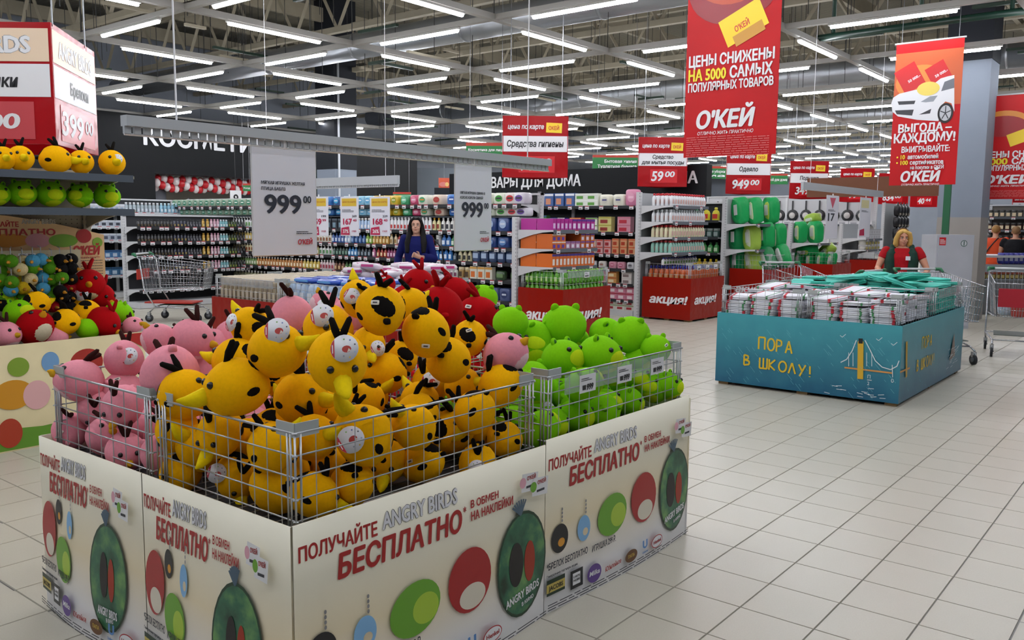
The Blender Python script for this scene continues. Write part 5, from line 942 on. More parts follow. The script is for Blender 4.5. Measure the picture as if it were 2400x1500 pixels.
Pk = [(290, 843, 47, (-.2, -.6, -.9), 'pink plush at the left with a round tag', (.75, .25)), (400, 880, 72, (-.3, -.8, -.6), 'largest pink plush beside the yellow ones'), (450, 795, 50, (.9, -.2, .2), 'highest pink plush on the left side'), (430, 815, 40, (.9, 0, .5), 'pale pink plush with beak to the right'), (497, 815, 46, (-.6, -.2, .8), 'pink plush facing out in the middle of the pink heap'), (543, 790, 42, (-.3, .2, -1), 'pink plush with dark tuft next to the yellow heap'), (683, 742, 52, (.2, .3, -1), 'pink plush sitting high above the yellow ones'), (537, 832, 46, (.2, -.2, -1), 'pink back beside the largest pink plush'), (187, 893, 52, (-.9, .4, .6), 'pink plush at the left rim with beak to the left'), (287, 920, 50, (.2, -.4, -.8), 'pink plush under the tagged pink one', None, (.1, .8)), (165, 1010, 42, (-.3, .5, -.8), 'lowest pink plush at the far left wires', None, (0, .1)), (257, 1003, 46, (-.3, .9, .2), 'pink plush in the middle behind the wires', None, (-.2, -.4)), (293, 1058, 44, (.5, -.4, .7), 'lowest pink plush beside the corner posts'), (332, 985, 46, (.6, .4, -.6), 'pink plush behind the right corner posts'), (818, 738, 30, (-.3, .8, -.2), 'small pink plush peeping between yellow ones'), (763, 722, 28, (-.3, .9, .3), 'pink plush at the top left behind the tagged yellow one', (.1, .1)), (375, 800, 30, (-.4, .6, .3), 'small pink tufted plush behind the tagged one'), (225, 955, 44, (.1, -.7, .2), 'pink plush half hidden below the left rim'), (350, 920, 40, (.2, .5, -.9), 'pink plush wedged at the corner of the left basket'), (470, 870, 48, (.3, -.3, -1), 'pink plush under the yellow left edge')]
for q in Pk: heap('pink', q[0], q[1], q[2], q[3], q[4], (-3.52, 1.5, -2.3, 2.64) if q[0] > 600 else BP, *(q[5:]))
heap('pink', 1184, 832, 54, (.75, .55, .45), 'single pink plush lying on the right rim between yellow and green', (-2.4, 2.2, -1.9, 2.9), None, False)
for q in [(980, 668, 40, (.8, -.2, .5), 'red plush at the top behind the yellow one'), (1029, 730, 62, (-.3, .2, -1), 'largest red plush at the top centre'), (1063, 690, 42, (.6, .3, -.5), 'red plush right behind the largest red one'), (1118, 742, 50, (1, .1, -.2), 'red plush with beak to the right and a label', None, (-.4, .5)), (903, 668, 24, (0, .4, -.8), 'small piece of red plush with label behind the topmost yellow', None, (0, .7)), (950, 705, 38, (-.5, 0, -.8), 'red plush behind the topmost yellow plush')]: heap('red', q[0], q[1], q[2], q[3], q[4], (-3.5, 2.0, -2.0, 3.8), *((list(q[5:])+[None, False])[:2]), R0=.118)
Gn = [(1133, 700, 34, (-.2, .6, -.8), 'green plush behind the red ones'), (1196, 758, 42, (.3, .2, -.9), 'green plush beside the red beak'), (1252, 792, 44, (-.4, .4, -.4), 'green plush with long ears left of the highest green one'), (1323, 764, 52, (-.2, .3, -.9), 'highest and largest green plush'), (1245, 822, 44, (.2, .5, .8), 'green plush behind the single pink one'), (1318, 842, 50, (.8, .2, .8), 'green plush facing right in the front middle'), (1405, 832, 50, (.9, -.1, .7), 'green plush in the centre with muzzle to the right'), (1346, 800, 36, (0, .3, .6), 'green plush with both ears showing behind the front ones'), (1422, 785, 42, (.5, -.6, .7), 'green plush with raised ears behind the centre'), (1478, 785, 45, (.1, .6, -.8), 'green plush at the right rear'), (1537, 818, 36, (-.2, .2, -1), 'green back at the right corner with white label', None, (.6, .3)), (1500, 840, 36, (.6, .4, .8), 'green plush at the right with muzzle up'), (1387, 883, 38, (.3, .5, -.6), 'green plush below the centre at the rim'), (1328, 900, 42, (-.3, .4, -.8), 'green plush behind the first price label'), (1258, 862, 36, (-.3, .6, .4), 'green plush with a red tag at the left rim', (.7, -.1, .8)), (1532, 912, 36, (-.4, .3, .8), 'green plush behind the right wires'), (1470, 940, 34, (.9, -.2, .3), 'green plush low behind the middle wires'), (1416, 950, 42, (.6, .3, .8), 'green plush with pale muzzle behind the middle wires'), (1348, 975, 42, (.9, 0, .6), 'lowest green plush behind the left wires'), (1291, 990, 40, (.7, -.2, .7), 'green plush low at the left corner posts'), (1268, 905, 32, (.8, .1, .7), 'green plush at the left corner of the right basket'), (1562, 904, 28, (.8, 0, .5), 'green plush at the far right corner wires'), (1456, 900, 34, (.4, .4, .8), 'green plush behind the middle price label'), (1258, 958, 34, (.2, -.3, .7), 'green plush behind the left corner posts with tag', (.7, .1)), (1395, 915, 36, (-.3, .3, -.8), 'green plush hidden behind the price strip'), (1505, 890, 34, (-.2, .2, .9), 'green plush behind the third price label')]
for q in Gn: heap('green', q[0], q[1], q[2], q[3], q[4], BG if q[1] > 740 else (-3.4, 2.0, -1.98, 3.9), *((list(q[5:])+[None, False])[:2]), R0=.115 if q[2] > 51 else .1)
# unseen filling of the heaps, so that the baskets are full
fr = random.Random(21); placed = [o.matrix_world.translation.copy() for o in C.objects if o.name.split('.')[0] in NMT.values()]
for kind, bx in (('yellow', BY), ('pink', BP), ('green', BG), ('red', (-3.52, 2.72, -2.79, 3.82))):
    for z in (.72, .86):
        nx_, ny_ = 5, 7
        for i in range(nx_):
            for j in range(ny_):
                P = Vector((bx[0]+.085+(bx[2]-bx[0]-.17)*i/(nx_-1), bx[1]+.085+(bx[3]-bx[1]-.19)*j/(ny_-1), z))
                near = min([(P-q).length for q in placed] or [9])
                if near < (.125 if z < .8 else .15): continue
                placed.append(P); toy(kind, P, .078, (fr.uniform(-1, 1), fr.uniform(-1, 1), fr.uniform(-1, 1)), '%s plush toy buried low in its basket' % kind, 'buried %s plush toys' % kind)
# ================================================================ plush display at the left
dsp, RD = gondola('grey shelf unit of plush toys at the left edge', (-7.0, .6, 0), math.pi/2, 2.68, 1.95, .78, [1.63, 1.875], bay=2.68, back=mat('a19a88', .6, kind='card'), lip=mat('3d4752', .5), tags=0, top=False, base=False, frame=mat('98937f', .5), name='plush_shelf')
holes = MB()
for i in range(60):
    for j in range(14): y = .7+i*.043; z = 1.2+j*.032; holes.add([(-6.962, y, z), (-6.962, y+.008, z), (-6.962, y+.008, z+.008), (-6.962, y, z+.008)], [(0, 1, 2, 3)], mat('4a463e'))
holes.build('pegboard_holes', None, kind='stuff', label='rows of small peg holes in the plush display panel', cat='peg holes')
for i, (u, v, r) in enumerate(((8, 372, 30), (48, 372, 32), (130, 378, 34), (190, 382, 30), (262, 384, 32))):
    P = at_x(u, v, -6.5); r_ = r*((P-EYE).dot(AF))/F_PX; P.z = 1.88+r_*.98; toy('yellow', P, r_*.95, (.8, -.1, .9) if i != 2 else (1, 0, -.3), ('leftmost', 'second', 'middle', 'fourth', 'rightmost tagged')[i]+' yellow plush on the top shelf of the left display', 'yellow plush row on the top shelf', (.95, .15) if i == 4 else None)
for i, (u, v, r) in enumerate(((-8, 455, 30), (50, 453, 33), (118, 452, 33), (187, 455, 30), (250, 455, 30))):
    P = at_x(u, v, -6.5); r_ = r*((P-EYE).dot(AF))/F_PX; P.z = 1.635+r_*.98; toy('green', P, r_*.95, (.9, -.05, .8) if i != 3 else (.1, 0, 1), ('leftmost', 'second', 'middle', 'fourth', 'rightmost')[i]+' green plush on the lower shelf of the left display', 'green plush row on the lower shelf')
# arched header card standing at the panel
hd = thing('header_card', 'arched cream header card in the plush display with red lettering', 'card', (-6.93, 1.9, .8)); O = Vector((-6.93, 1.0, .7)); p = Print(O, (0, 1, 0), (0, 0, 1)); ye = at_x(243, 540, -6.93).y-1.0; zt = at_x(160, 500, -6.93).z-.7; ze = at_x(243, 550, -6.93).z-.7
ar = [(0, 0), (ye, 0), (ye, ze)]+[(ye*(1-t), ze+(zt-ze)*math.sin(math.pi/2*min(1, t*2.2))) for t in (.06, .12, .2, .3, .45, .7, 1)]
m = MB(); k = len(ar); v_ = [p.P(a, b, 0) for a, b in ar]+[p.P(a, b, -.006) for a, b in ar]; m.add(v_, [tuple(range(k)), tuple(range(k, 2*k))[::-1]]+[(i, k+i, k+(i+1) % k, (i+1) % k) for i in range(k)], mat('dcb98a', .5, kind='card')); m.build('card', hd)
def hx(u, v): q = at_x(u, v, -6.93); return q.y-1.0, q.z-.7
a = hx(-60, 531); p.text(a[0], a[1], .035, 'ПОЛУЧАЙТЕ', RT, width=hx(44, 531)[0]-a[0], bold=.03); a = hx(50, 524); p.text(a[0], a[1], .035, 'ANGRY BIRDS', mat('b8b2a4'), width=hx(130, 524)[0]-a[0], bold=.03, outline=mat('6a6a66')); a = hx(-70, 552); p.text(a[0], a[1], .045, 'БЕСПЛАТНО', RT, width=hx(130, 552)[0]-a[0], bold=.03)
for u, v, ru, rv, c_ in ((20, 564, .15, .05, 'c8820f'), (88, 564, .09, .055, 'c98d94'), (148, 564, .11, .05, '6c9c1e'), (196, 553, .06, .055, '9c1c1a'), (228, 568, .04, .04, '7aa030')): a = hx(u, v); p.oval(a[0], a[1], ru, rv, mat(c_, .4)); p.up()
a = hx(186, 597); okey(p, a[0]-.05, a[1], .065, hx(235, 597)[0]-a[0]+.05, RT); a = hx(188, 650); p.fine(a[0], a[1], .18, .17, 8, mat('6a5a48'), .3); p.build(hd)
# peg card with small keyring toys hanging
pc_ = thing('peg_card', 'pale card carrying hooks of small hanging toys', 'card', (-6.85, 1.9, .9)); A0, A1 = at_x(-20, 700, -6.8), at_x(188, 585, -6.8); MB().b2((-6.83, .8, .75), (-6.8, A1.y, A1.z), mat('c8c0a0', .5, kind='card')).build('card', pc_)
p = Print((-6.798, A1.y-.45, A1.z-.04), (0, 1, 0), (0, 0, 1)); p.rect(0, 0, .12, .02, WHITE); p.up(); p.text(.01, .004, .012, 'МАС. 399 р', BLK, width=.1); p.build(pc_)
cols = {'g': '4f8a1c', 'b': '4a94b8', 'w': 'c9b98a', 'k': '161616', 'y': 'c9a820', 'r': '9c1420'}; kc = {}
for c_, h_ in cols.items():
    m = MB(); m.sphere((0, 0, 0), (.05, .05, .047), mat(h_, .8, kind='plush'), 12, 8); b0 = m.mesh('body'); m = MB(); m.tube([(.04, 0, -.005), (.075, 0, -.01)], [.016, .004], mat('c98a1c', .6), 6); m2 = m.mesh('beak'); m = MB(); m.tube([(0, 0, .045), (0, 0, .09), (-.02, 0, .1)], .004, wire, 4); kc[c_] = (b0, m2, m.mesh('ring'))
kn = random.Random(9); CN = {'g': 'green', 'b': 'light blue', 'w': 'cream', 'k': 'black', 'y': 'yellow', 'r': 'red'}
for j, (v, seqs) in enumerate(((612, 'ggwbbgkk'), (632, 'gwwgbgkk'), (656, 'ggywbggk'), (678, 'gbywbgkr'), (700, 'gggbggkk'), (718, 'kggkgrkk'))):
    for i, c_ in enumerate(seqs):
        P = at_x(6+i*23+kn.uniform(-4, 4), v+kn.uniform(-5, 5), -6.66+kn.uniform(-.05, .1)); t = thing('keyring_toy', '%s round keyring toy hanging in row %s of the peg card' % (CN[c_], ('one', 'two', 'three', 'four', 'five', 'six')[j]), 'toy', P, kn.uniform(-.8, .8), 'keyring toys on the peg card')
        for me, n_ in zip(kc[c_], ('body', 'beak', 'ring')): inst(me, n_, (0, 0, 0), t)
# card bin in front
bn = thing('card_bin', 'cream curved card bin of mixed plush toys at the left edge', 'bin', (-6.2, 2, 0)); bowf = lambda x, y: .05*math.sin(math.pi*min(max(x/2.6, 0), 1))
p = Print((-6.22, .72, 0), (0, 1, 0), (0, 0, 1), bow=bowf); p.e = .002; W, H = 2.6, .72; m = MB(); nx = 20; vs = []
for s_ in (0, -.008):
    for zz in (0, H):
        for i in range(nx+1): vs.append(p.P(W*i/nx, zz, s_))
k = nx+1; fs = [];
for i in range(nx): fs += [(i, i+1, k+i+1, k+i), (2*k+i, 3*k+i, 3*k+i+1, 2*k+i+1), (k+i, k+i+1, 3*k+i+1, 3*k+i)]
m.add(vs, fs, mat('d2c49a', .5, kind='card'), True); m.build('front_sheet', bn); MB().b2((-6.95, 3.32, 0), (-6.22, 3.325, .74), WHITE).build('side_sheet', bn); MB().b2((-6.95, .72, .5), (-6.23, 3.3, .52), mat('55514a')).build('deck_board', bn)
def bx_(u, v): q = at_x(u, v, -6.18); return q.y-.72, q.z
p.poly([bx_(0, 1062), (0, 0), (W, 0), (W, .2)]+[bx_(u, v) for u, v in ((200, 1000), (125, 988), (60, 980), (0, 962))]+[(0, .3)], mat('5c8f22', .5)) if False else None
gs = [(0, .01), (W, .01), (W, .24), (W*.85, .16), (W*.7, .14), (W*.55, .17), (W*.4, .26), (0, .4)]
for i in range(3, 7): pass
for i in range(len(gs)-4):
    a, b = gs[3+i-0] if 3+i < len(gs) else gs[-1], gs[min(4+i, len(gs)-1)]; p.poly([(b[0], .01), (a[0], .01), a, b], mat('5c8f22', .5))
p.poly([(W*.85, .01), (W, .01), (W, .24), (W*.85, .16)], mat('5c8f22', .5)); p.up(3)
for u, v, ru, rv, c_ in ((42, 860, .07, .065, '7a9a2a'), (118, 848, .06, .07, '6f9cc8'), (205, 850, .12, .1, 'a5271c'), (30, 925, .13, .1, 'c88a12'), (86, 925, .09, .1, 'd9a8a8'), (22, 1015, .08, .1, 'a83418')): a = bx_(u, v); p.oval(a[0], a[1], ru, rv, mat(c_, .45)); p.up()
a = bx_(320, 800); p.poly([(a[0]-.12, .715), (W-.01, .6), (W-.01, .715)], mat('b02018')); p.build(bn)
for i, (kd, u, v, r, fc, lb) in enumerate([('pink', 15, 785, 32, (1, 0, .4), 'pink plush at the left end of the card bin'), ('green', 45, 735, 34, (.9, .3, .5), 'green plush at the left of the card bin heap'), ('yellow', 85, 712, 30, (.3, .2, -1), 'yellow plush high in the card bin'), ('red', 82, 768, 42, (.7, .7, .5), 'red plush with pale belly in the card bin'), ('yellow', 153, 755, 32, (.2, .1, -1), 'yellow plush back in the middle of the card bin'), ('yellow', 205, 735, 32, (-.3, -.3, -.8), 'yellow plush right of the middle in the card bin'), ('red', 243, 755, 36, (1, -.7, 0), 'red plush leaning right in the card bin'), ('green', 278, 735, 30, (.7, -.2, -.7), 'green plush at the right end of the card bin'), ('pink', 312, 768, 26, (.8, .3, .4), 'pink plush at the right end of the card bin'), ('green', 205, 772, 26, (0, -.3, -.8), 'green plush under the yellow one in the card bin'), ('pink', 125, 790, 30, (.5, 0, -.7), 'pink plush low in the card bin'), ('red', 208, 668, 38, (.4, 0, .8), 'red plush sitting high against the header card'), ('red', 235, 695, 32, (.9, -.4, .3), 'red plush fallen over at the right of the panel'), ('green', 10, 700, 26, (.5, 0, .5), 'green plush at the edge of the picture in the card bin'), ('yellow', 170, 700, 20, (.5, .2, -.5), 'small yellow plush behind the card bin heap')]):
    P = at_x(u, v, -6.36 if v > 745 else (-6.5 if v > 700 else -6.7)); r_ = r*((P-EYE).dot(AF))/F_PX; toy(kd, P, r_, fc, lb, 'mixed plush in the card bin', (0, -.6) if i == 11 else None)
# ================================================================ teal school island
tl = mat('1f7896', .3, kind='teal'); yl = mat('d8b41c', .5); chalk = mat('cfd8da', .6)
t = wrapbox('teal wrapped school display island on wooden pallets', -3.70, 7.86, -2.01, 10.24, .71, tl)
tt = MB()
def scrawl(p, x, y, h, strokes, w, m):
    for s in strokes:
        for a, b in zip(s[:-1], s[1:]): p.line(x+a[0]*h, y+a[1]*h, x+b[0]*h, y+b[1]*h, w, m)
GL = {'П': [[(0, 0), (0, 1), (.62, 1), (.62, 0)]], 'О': [[(.35+.35*math.cos(t_), .5+.5*math.sin(t_)) for t_ in [i*math.pi/6 for i in range(13)]]], 'Р': [[(0, 0), (0, 1), (.45, .92), (.5, .65), (.4, .5), (0, .45)]], 'А': [[(0, 0), (.3, 1), (.62, 0)], [(.1, .35), (.52, .35)]], 'В': [[(0, 0), (0, 1), (.4, .9), (.38, .6), (0, .52), (.5, .42), (.5, .1), (0, 0)]], 'Ш': [[(0, 1), (0, 0), (.7, 0), (.7, 1)], [(.35, 1), (.35, 0)]], 'К': [[(0, 0), (0, 1)], [(.55, 1), (0, .45), (.55, 0)]], 'Л': [[(0, 0), (.3, 1), (.62, 0)]], 'У': [[(0, 1), (.3, .45)], [(.62, 1), (.1, -.1)]], '!': [[(.1, 1), (.12, .25)], [(.12, .08), (.12, 0)]], ' ': []}
def word(p, x, y, h, s, w, m, kx=1, dy=0):
    for c in s:
        scrawl(p, x, y, h, [[(a*kx, b) for a, b in q] for q in GL[c]], w, m); x += h*kx*(.9 if c != ' ' else .6); y += dy
p = Print((-3.71, 7.848, 0), (1, 0, 0), (0, 0, 1)); p.e = .002
def fxy(u, v): q = at_y(u, v, 7.848); return q.x+3.71, q.z
a = fxy(1778, 818); word(p, a[0], a[1], .115, 'ПОРА', .016, yl, .85, -.004); a = fxy(1744, 855); word(p, a[0], a[1], .1, 'В ШКОЛУ!', .016, yl, 1.05, -.006)
for c in ([(1971, 849), (1985, 842), (1998, 822), (2008, 797)], [(2028, 797), (2040, 820), (2052, 845), (2068, 860), (2088, 866), (2103, 858), (2108, 845)]):
    for A, B in zip(c[:-1], c[1:]): a, b = fxy(*A), fxy(*B); p.line(a[0], a[1], b[0], b[1], .008, chalk)
for u in (1990, 2000, 2032, 2044): a, b = fxy(u, 826), fxy(u, 858); p.line(a[0], a[1], b[0], b[1], .005, chalk)
a, b = fxy(1980, 861), fxy(2092, 874); p.line(a[0], a[1], b[0], b[1], .014, mat('c98f4a')); p.up()
a, b = fxy(2017, 888), fxy(2018, 800); p.line(a[0], a[1], b[0], b[1], .05, mat('d0a628')); p.up(); a, b = fxy(2018, 805), fxy(2018, 793); p.line(a[0], a[1], b[0], b[1], .036, BLK)
p.up(); a = fxy(2034, 886); p.text(a[0], a[1], .03, 'П', chalk, bold=0); p.text(a[0], a[1]-.06, .03, '2', chalk, bold=0); a1, b1 = fxy(2033, 890), fxy(2044, 891); p.line(a1[0], a1[1], b1[0], b1[1], .006, chalk); a = fxy(2089, 896); p.text(a[0], a[1], .035, '0', chalk, bold=0); a, b = fxy(2092, 855), fxy(2093, 884); p.line(a[0], a[1], b[0], b[1], .006, chalk)
for u, v in ((1975, 790), (2060, 798), (2095, 809)): a = fxy(u, v); p.line(a[0]-.02, a[1]+.015, a[0], a[1], .005, chalk); p.line(a[0], a[1], a[0]+.03, a[1]+.03, .005, chalk)
rs = random.Random(4)
for i in range(80): x, y = rs.uniform(.05, 1.65), rs.uniform(.05, .6); L = rs.uniform(.02, .07); p.line(x, y, x+L*.8, y-L*.9, .0025, mat('6ab0c0'))
for i in range(14): x, y = rs.uniform(1.0, 1.6), rs.uniform(.05, .14); p.line(x, y, x+.05, y+rs.uniform(-.01, .01), .005, chalk)
p.build(t)
p = Print((-1.998, 7.86, 0), (0, 1, 0), (0, 0, 1)); p.e = .002
def sxy(u, v): q = at_x(u, v, -1.998); return q.y-7.86, q.z
a = sxy(2160, 818); b = sxy(2184, 818); word(p, a[0], a[1], .105, 'ПОРА', .016, yl, 1.0); a = sxy(2147, 870); word(p, a[0], a[1], .1, 'В ШКОЛУ!', .016, yl, 1.0)
a, b = sxy(2122, 884), sxy(2123, 800); p.line(a[0], a[1], b[0], b[1], .05, mat('c09a28')); a, b = sxy(2107, 872), sxy(2130, 862); p.line(a[0], a[1], b[0], b[1], .016, mat('c98f4a')); p.up()
a = sxy(2230, 815); p.poly([(a[0]-.1, a[1]-.12), (a[0]+.14, a[1]-.1), (a[0]+.05, a[1]+.15)], mat('8a7a70'))
for i in range(26): x, y = a[0]+rs.uniform(-.22, .2), a[1]-.12+rs.uniform(-.08, .12); p.line(x, y, x+.09, y+.01, .005, chalk)
for i in range(40): x, y = rs.uniform(.05, 2.2), rs.uniform(.05, .6); L = rs.uniform(.02, .07); p.line(x, y, x+L, y-L*.6, .0025, mat('6ab0c0'))
p.build(t)
bks = ((-3.68, 7.88, -2.9, 9.02, 'left front wire basket of white towels on the teal island'), (-2.84, 7.88, -2.03, 9.02, 'right front wire basket of white towels on the teal island'), (-3.68, 9.08, -2.9, 10.22, 'left rear wire basket of mint towels on the teal island'), (-2.84, 9.08, -2.03, 10.22, 'right rear wire basket of mint towels on the teal island'))
for x0, y0, x1, y1, lb in bks: basket(lb, x0, y0, x1, y1, .69, .945, 9, 13, 4, strip=[('r', 0)] if 'right' in lb else None)
tw_ = {}
def towel(kind, M, label, group):
    if kind not in tw_:
        m = MB(); A, s1, s2 = (('e2e3ea', 'b82c3a', '3f8a54') if kind == 'w' else ('5cc6b6', '58b8a4', '50b4a4')); am = mat(A, .85, kind='cloth'); w_, d_, h_ = .24, .34, .032
        for q in range(2): m.soft((0, 0, h_*(.25+.5*q)), (w_, d_, h_*.52), am, .3, 12, 6)
        r_ = m.mesh('folds'); m = MB()
        if kind == 'w':
            m.b2((-w_*.42, -d_*.502, .003), (-w_*.33, d_*.5, h_*1.01), mat(s1, .8)); m.b2((w_*.3, -d_*.502, .003), (w_*.36, d_*.5, h_*1.01), mat(s2, .8))
        else: m.b2((-w_*.5, -d_*.1, h_*.98), (w_*.5, d_*.12, h_*1.02), mat(s2, .8))
        tw_[kind] = (r_, m.mesh('stripe'))
    t_ = bpy.data.objects.new('folded_towel', None); C.objects.link(t_); t_.matrix_world = M; t_['label'] = label; t_['category'] = 'towel'; t_['group'] = group
    inst(tw_[kind][0], 'folds', Matrix(), t_); inst(tw_[kind][1], 'stripe', Matrix(), t_)
rw = random.Random(8)
for bi, (x0, y0, x1, y1, lb) in enumerate(bks):
    k = 'w' if bi < 2 else 'm'; nmb = ('left front', 'right front', 'left rear', 'right rear')[bi]; base = .7
    for i in range(3):
        for j in range(3):
            n = 5+rw.randint(0, 1)+(1 if bi >= 2 else 0)+(1 if j >= 1 else 0)
            for q in range(n):
                top = q >= n-1; x = x0+.13+i*.262; y = y0+.19+j*.37
                M = Matrix.Translation((x+rw.uniform(-.008, .008), y+rw.uniform(-.01, .01), base+q*.033+(.012 if top else 0)))@Matrix.Rotation((math.pi if rw.random() < .3 else 0)+rw.uniform(-.03, .03)+(rw.uniform(-.5, .5) if top else 0), 4, 'Z')@Matrix.Rotation(rw.uniform(-.12, .12) if top else 0, 4, 'X')
                col = {'w': 'white striped', 'm': 'mint green'}[k]; towel(k, M, '%s towel folded in the %s basket of the teal island' % (col, nmb), '%s towels in the %s basket' % (col, nmb))
for q in range(14):   # loose mint towels heaped toward the back right
    x, y = rw.uniform(-3.0, -2.2), rw.uniform(9.2, 10.1); towel('m', Matrix.Translation((x, y, .95+.02*(q % 5)))@Matrix.Rotation(rw.uniform(0, 3), 4, 'Z')@Matrix.Rotation(rw.uniform(-.35, .35), 4, 'X'), 'loose mint green towel tossed on top of the rear stacks', 'loose mint green towels on top')
# ================================================================ shopping carts
def cart(label, M, red=False, front_panel=None, bag=False, hang=False):
    """local: x forward, handle at x=0; basket mouth 1.0 m high"""
    t = bpy.data.objects.new('shopping_cart', None); C.objects.link(t); t.matrix_world = M; t['label'] = label; t['category'] = 'cart'; ch = mat('b9bcc0', .22, .85); k = 'cart_meshes'
    if k not in globals():
        G = {}; L0, L1, zt0, zt1, zb0, zb1, w0, w1 = .12, 1.0, 1.0, .9, .62, .5, .29, .21
        def q(s, h, y): # s 0..1 along, h 0..1 up, y -1..1
            zt = zt0+(zt1-zt0)*s; zb = .46+(.5-.46)*s; ww = (w0+(w1-w0)*s)*(.82+.18*h); return (L0+(L1-L0)*s+(.06*h if s > .5 else -.05*h), y*ww, zb+(zt-zb)*h)
        for sd, y in (('side', -1), ('side2', 1)):
            m = MB()
            for i in range(19): m.tube([q(i/18, 0, y), q(i/18, 1, y)], .0028, ch, 4)
            for j in range(6): m.tube([q(0, j/5, y), q(1, j/5, y)], .0035 if j < 5 else .006, ch, 5)
            G[sd] = m.mesh('side_grid')
        m = MB()
        for i in range(13): m.tube([q(1, 0, -1+i/6), q(1, 1, -1+i/6)], .0028, ch, 4)
        for j in range(6): m.tube([q(1, j/5, -1), q(1, j/5, 1)], .0035 if j < 5 else .006, ch, 5)
        G['front'] = m.mesh('front_grid'); m = MB()
        for i in range(13): m.tube([q(0, 0, -1+i/6), q(0, 1, -1+i/6)], .0028, ch, 4)
        for j in (0, 2, 5): m.tube([q(0, j/5, -1), q(0, j/5, 1)], .004, ch, 5)
        G['back'] = m.mesh('rear_gate'); m = MB()
        for i in range(13): m.tube([q(0, 0, -1+i/6), q(1, 0, -1+i/6)], .0028, ch, 4)
        G['bottom'] = m.mesh('bottom_grid'); m = MB()
        for y in (-1, 1):
            m.tube([(.0, y*.27, 1.02), (.08, y*.28, .96), (.14, y*.28, .5), (.3, y*.28, .24), (.2, y*.27, .14)], .011, ch, 6); m.tube([(.3, y*.28, .24), (.85, y*.2, .2), (.95, y*.2, .16)], .011, ch, 6); m.tube([(.14, y*.27, .48), (.98, y*.2, .5)], .008, ch, 6)
        m.tube([(.85, -.2, .2), (.85, .2, .2)], .01, ch, 6); m.tube([(.3, -.28, .24), (.3, .28, .24)], .01, ch, 6); G['frame'] = m.mesh('frame')
        m = MB(); m.tube([(-.01, -.24, 1.035), (-.01, .24, 1.035)], .014, mat('c2c6c8', .3), 8); G['handle'] = m.mesh('handle_bar'); m = MB()
        for y in (-1, 1): m.tube([(-.012, y*.22, 1.035), (-.012, y*.29, 1.035), (.04, y*.29, 1.0)], [.02, .022, .016], mat('15683f', .4), 8)
        G['grip'] = m.mesh('green_grip'); m = MB(); m.tube([(0, -.014, 0), (0, .014, 0)], .06, mat('1c1f24', .5), 16); m.tube([(0, -.016, 0), (0, .016, 0)], .03, mat('6a6e74', .3, .5), 10); G['wheel'] = m.mesh('wheel')
        m = MB(); m.tube([(0, 0, .09), (.03, 0, .07), (.0, .02, 0)], .008, ch, 5); m.b2((-.02, -.022, .03), (.02, .022, .09), ch); G['fork'] = m.mesh('fork'); globals()[k] = G
    G = globals()[k]
    for n_ in ('side', 'side2', 'front', 'back', 'bottom', 'frame', 'handle', 'grip'): inst(G[n_], {'side': 'side_grid', 'side2': 'side_grid', 'front': 'front_grid', 'back': 'rear_gate', 'bottom': 'bottom_grid', 'frame': 'frame', 'handle': 'handle_bar', 'grip': 'green_grip'}[n_], Matrix(), t)
    for x, y in ((.2, .27), (.2, -.27), (.93, .2), (.93, -.2)): w_ = inst(G['wheel'], 'wheel', Matrix.Translation((x, y, .06)), t); inst(G['fork'], 'fork', Matrix.Translation((0, 0, 0)), w_)
    MB().b2((.33, -.19, .255), (.83, .19, .262), mat('20382c', .5)).build('lower_rack', t, loc=(0, 0, 0))
    if front_panel: MB().b2((1.06, -.17, .62), (1.068, .17, .84), mat(front_panel, .35)).build('advert_plate', t, loc=(0, 0, 0))
    if red: MB().b2((-.01, -.2, .64), (.005, .2, .8), mat('b02a1c', .4)).build('child_seat_flap', t, loc=(0, 0, 0)); MB().b2((.1, -.2, .28), (.85, .2, .3), mat('b02a1c', .4)).build('red_tray', t, loc=(0, 0, 0))
    return t
def cm(x, y, ang): return Matrix.Translation((x, y, 0))@Matrix.Rotation(ang, 4, 'Z')
cart('empty shopping cart with red flap beside the red island at left', cm(-12.9, 6.9, math.radians(36)), red=True)
c1 = at_z(1838, 572, 1.0)
cart('shopping cart parked behind the white towels with its handle to the left', cm(-4.75, 12.0, math.radians(-45)))
cart('small looking cart partly hidden behind the mint towels', cm(-3.1, 10.68, math.radians(168)))
cart('shopping cart pushed by the shop assistant right behind the teal island', cm(-2.81, 11.58, math.radians(-51))@Matrix.Diagonal((1.12, 1, 1, 1)))
cart('shopping cart with red advert plate at the right edge', cm(-1.93, 12.7, math.radians(-80)), front_panel='a8182a')
for dx, dy, A, lb, sz in ((.45, .03, '5ab0b0', 'teal package in the right edge cart', (.26, .2, .18)), (.6, -.05, 'b8c8d8', 'clear bottle pack in the right edge cart', (.3, .24, .22)), (.75, .06, 'c0504a', 'red package in the right edge cart', (.2, .18, .25))):
    M = cm(-1.93, 12.7, math.radians(-80))@Matrix.Translation((dx, dy, .6)); m = MB(); m.soft((0, 0, 0), sz, mat(A, .25, kind='film'), .5, 12, 8, lump=.06); o = m.build('package', None, loc=(0, 0, 0), label=lb, cat='package'); o.matrix_world = M
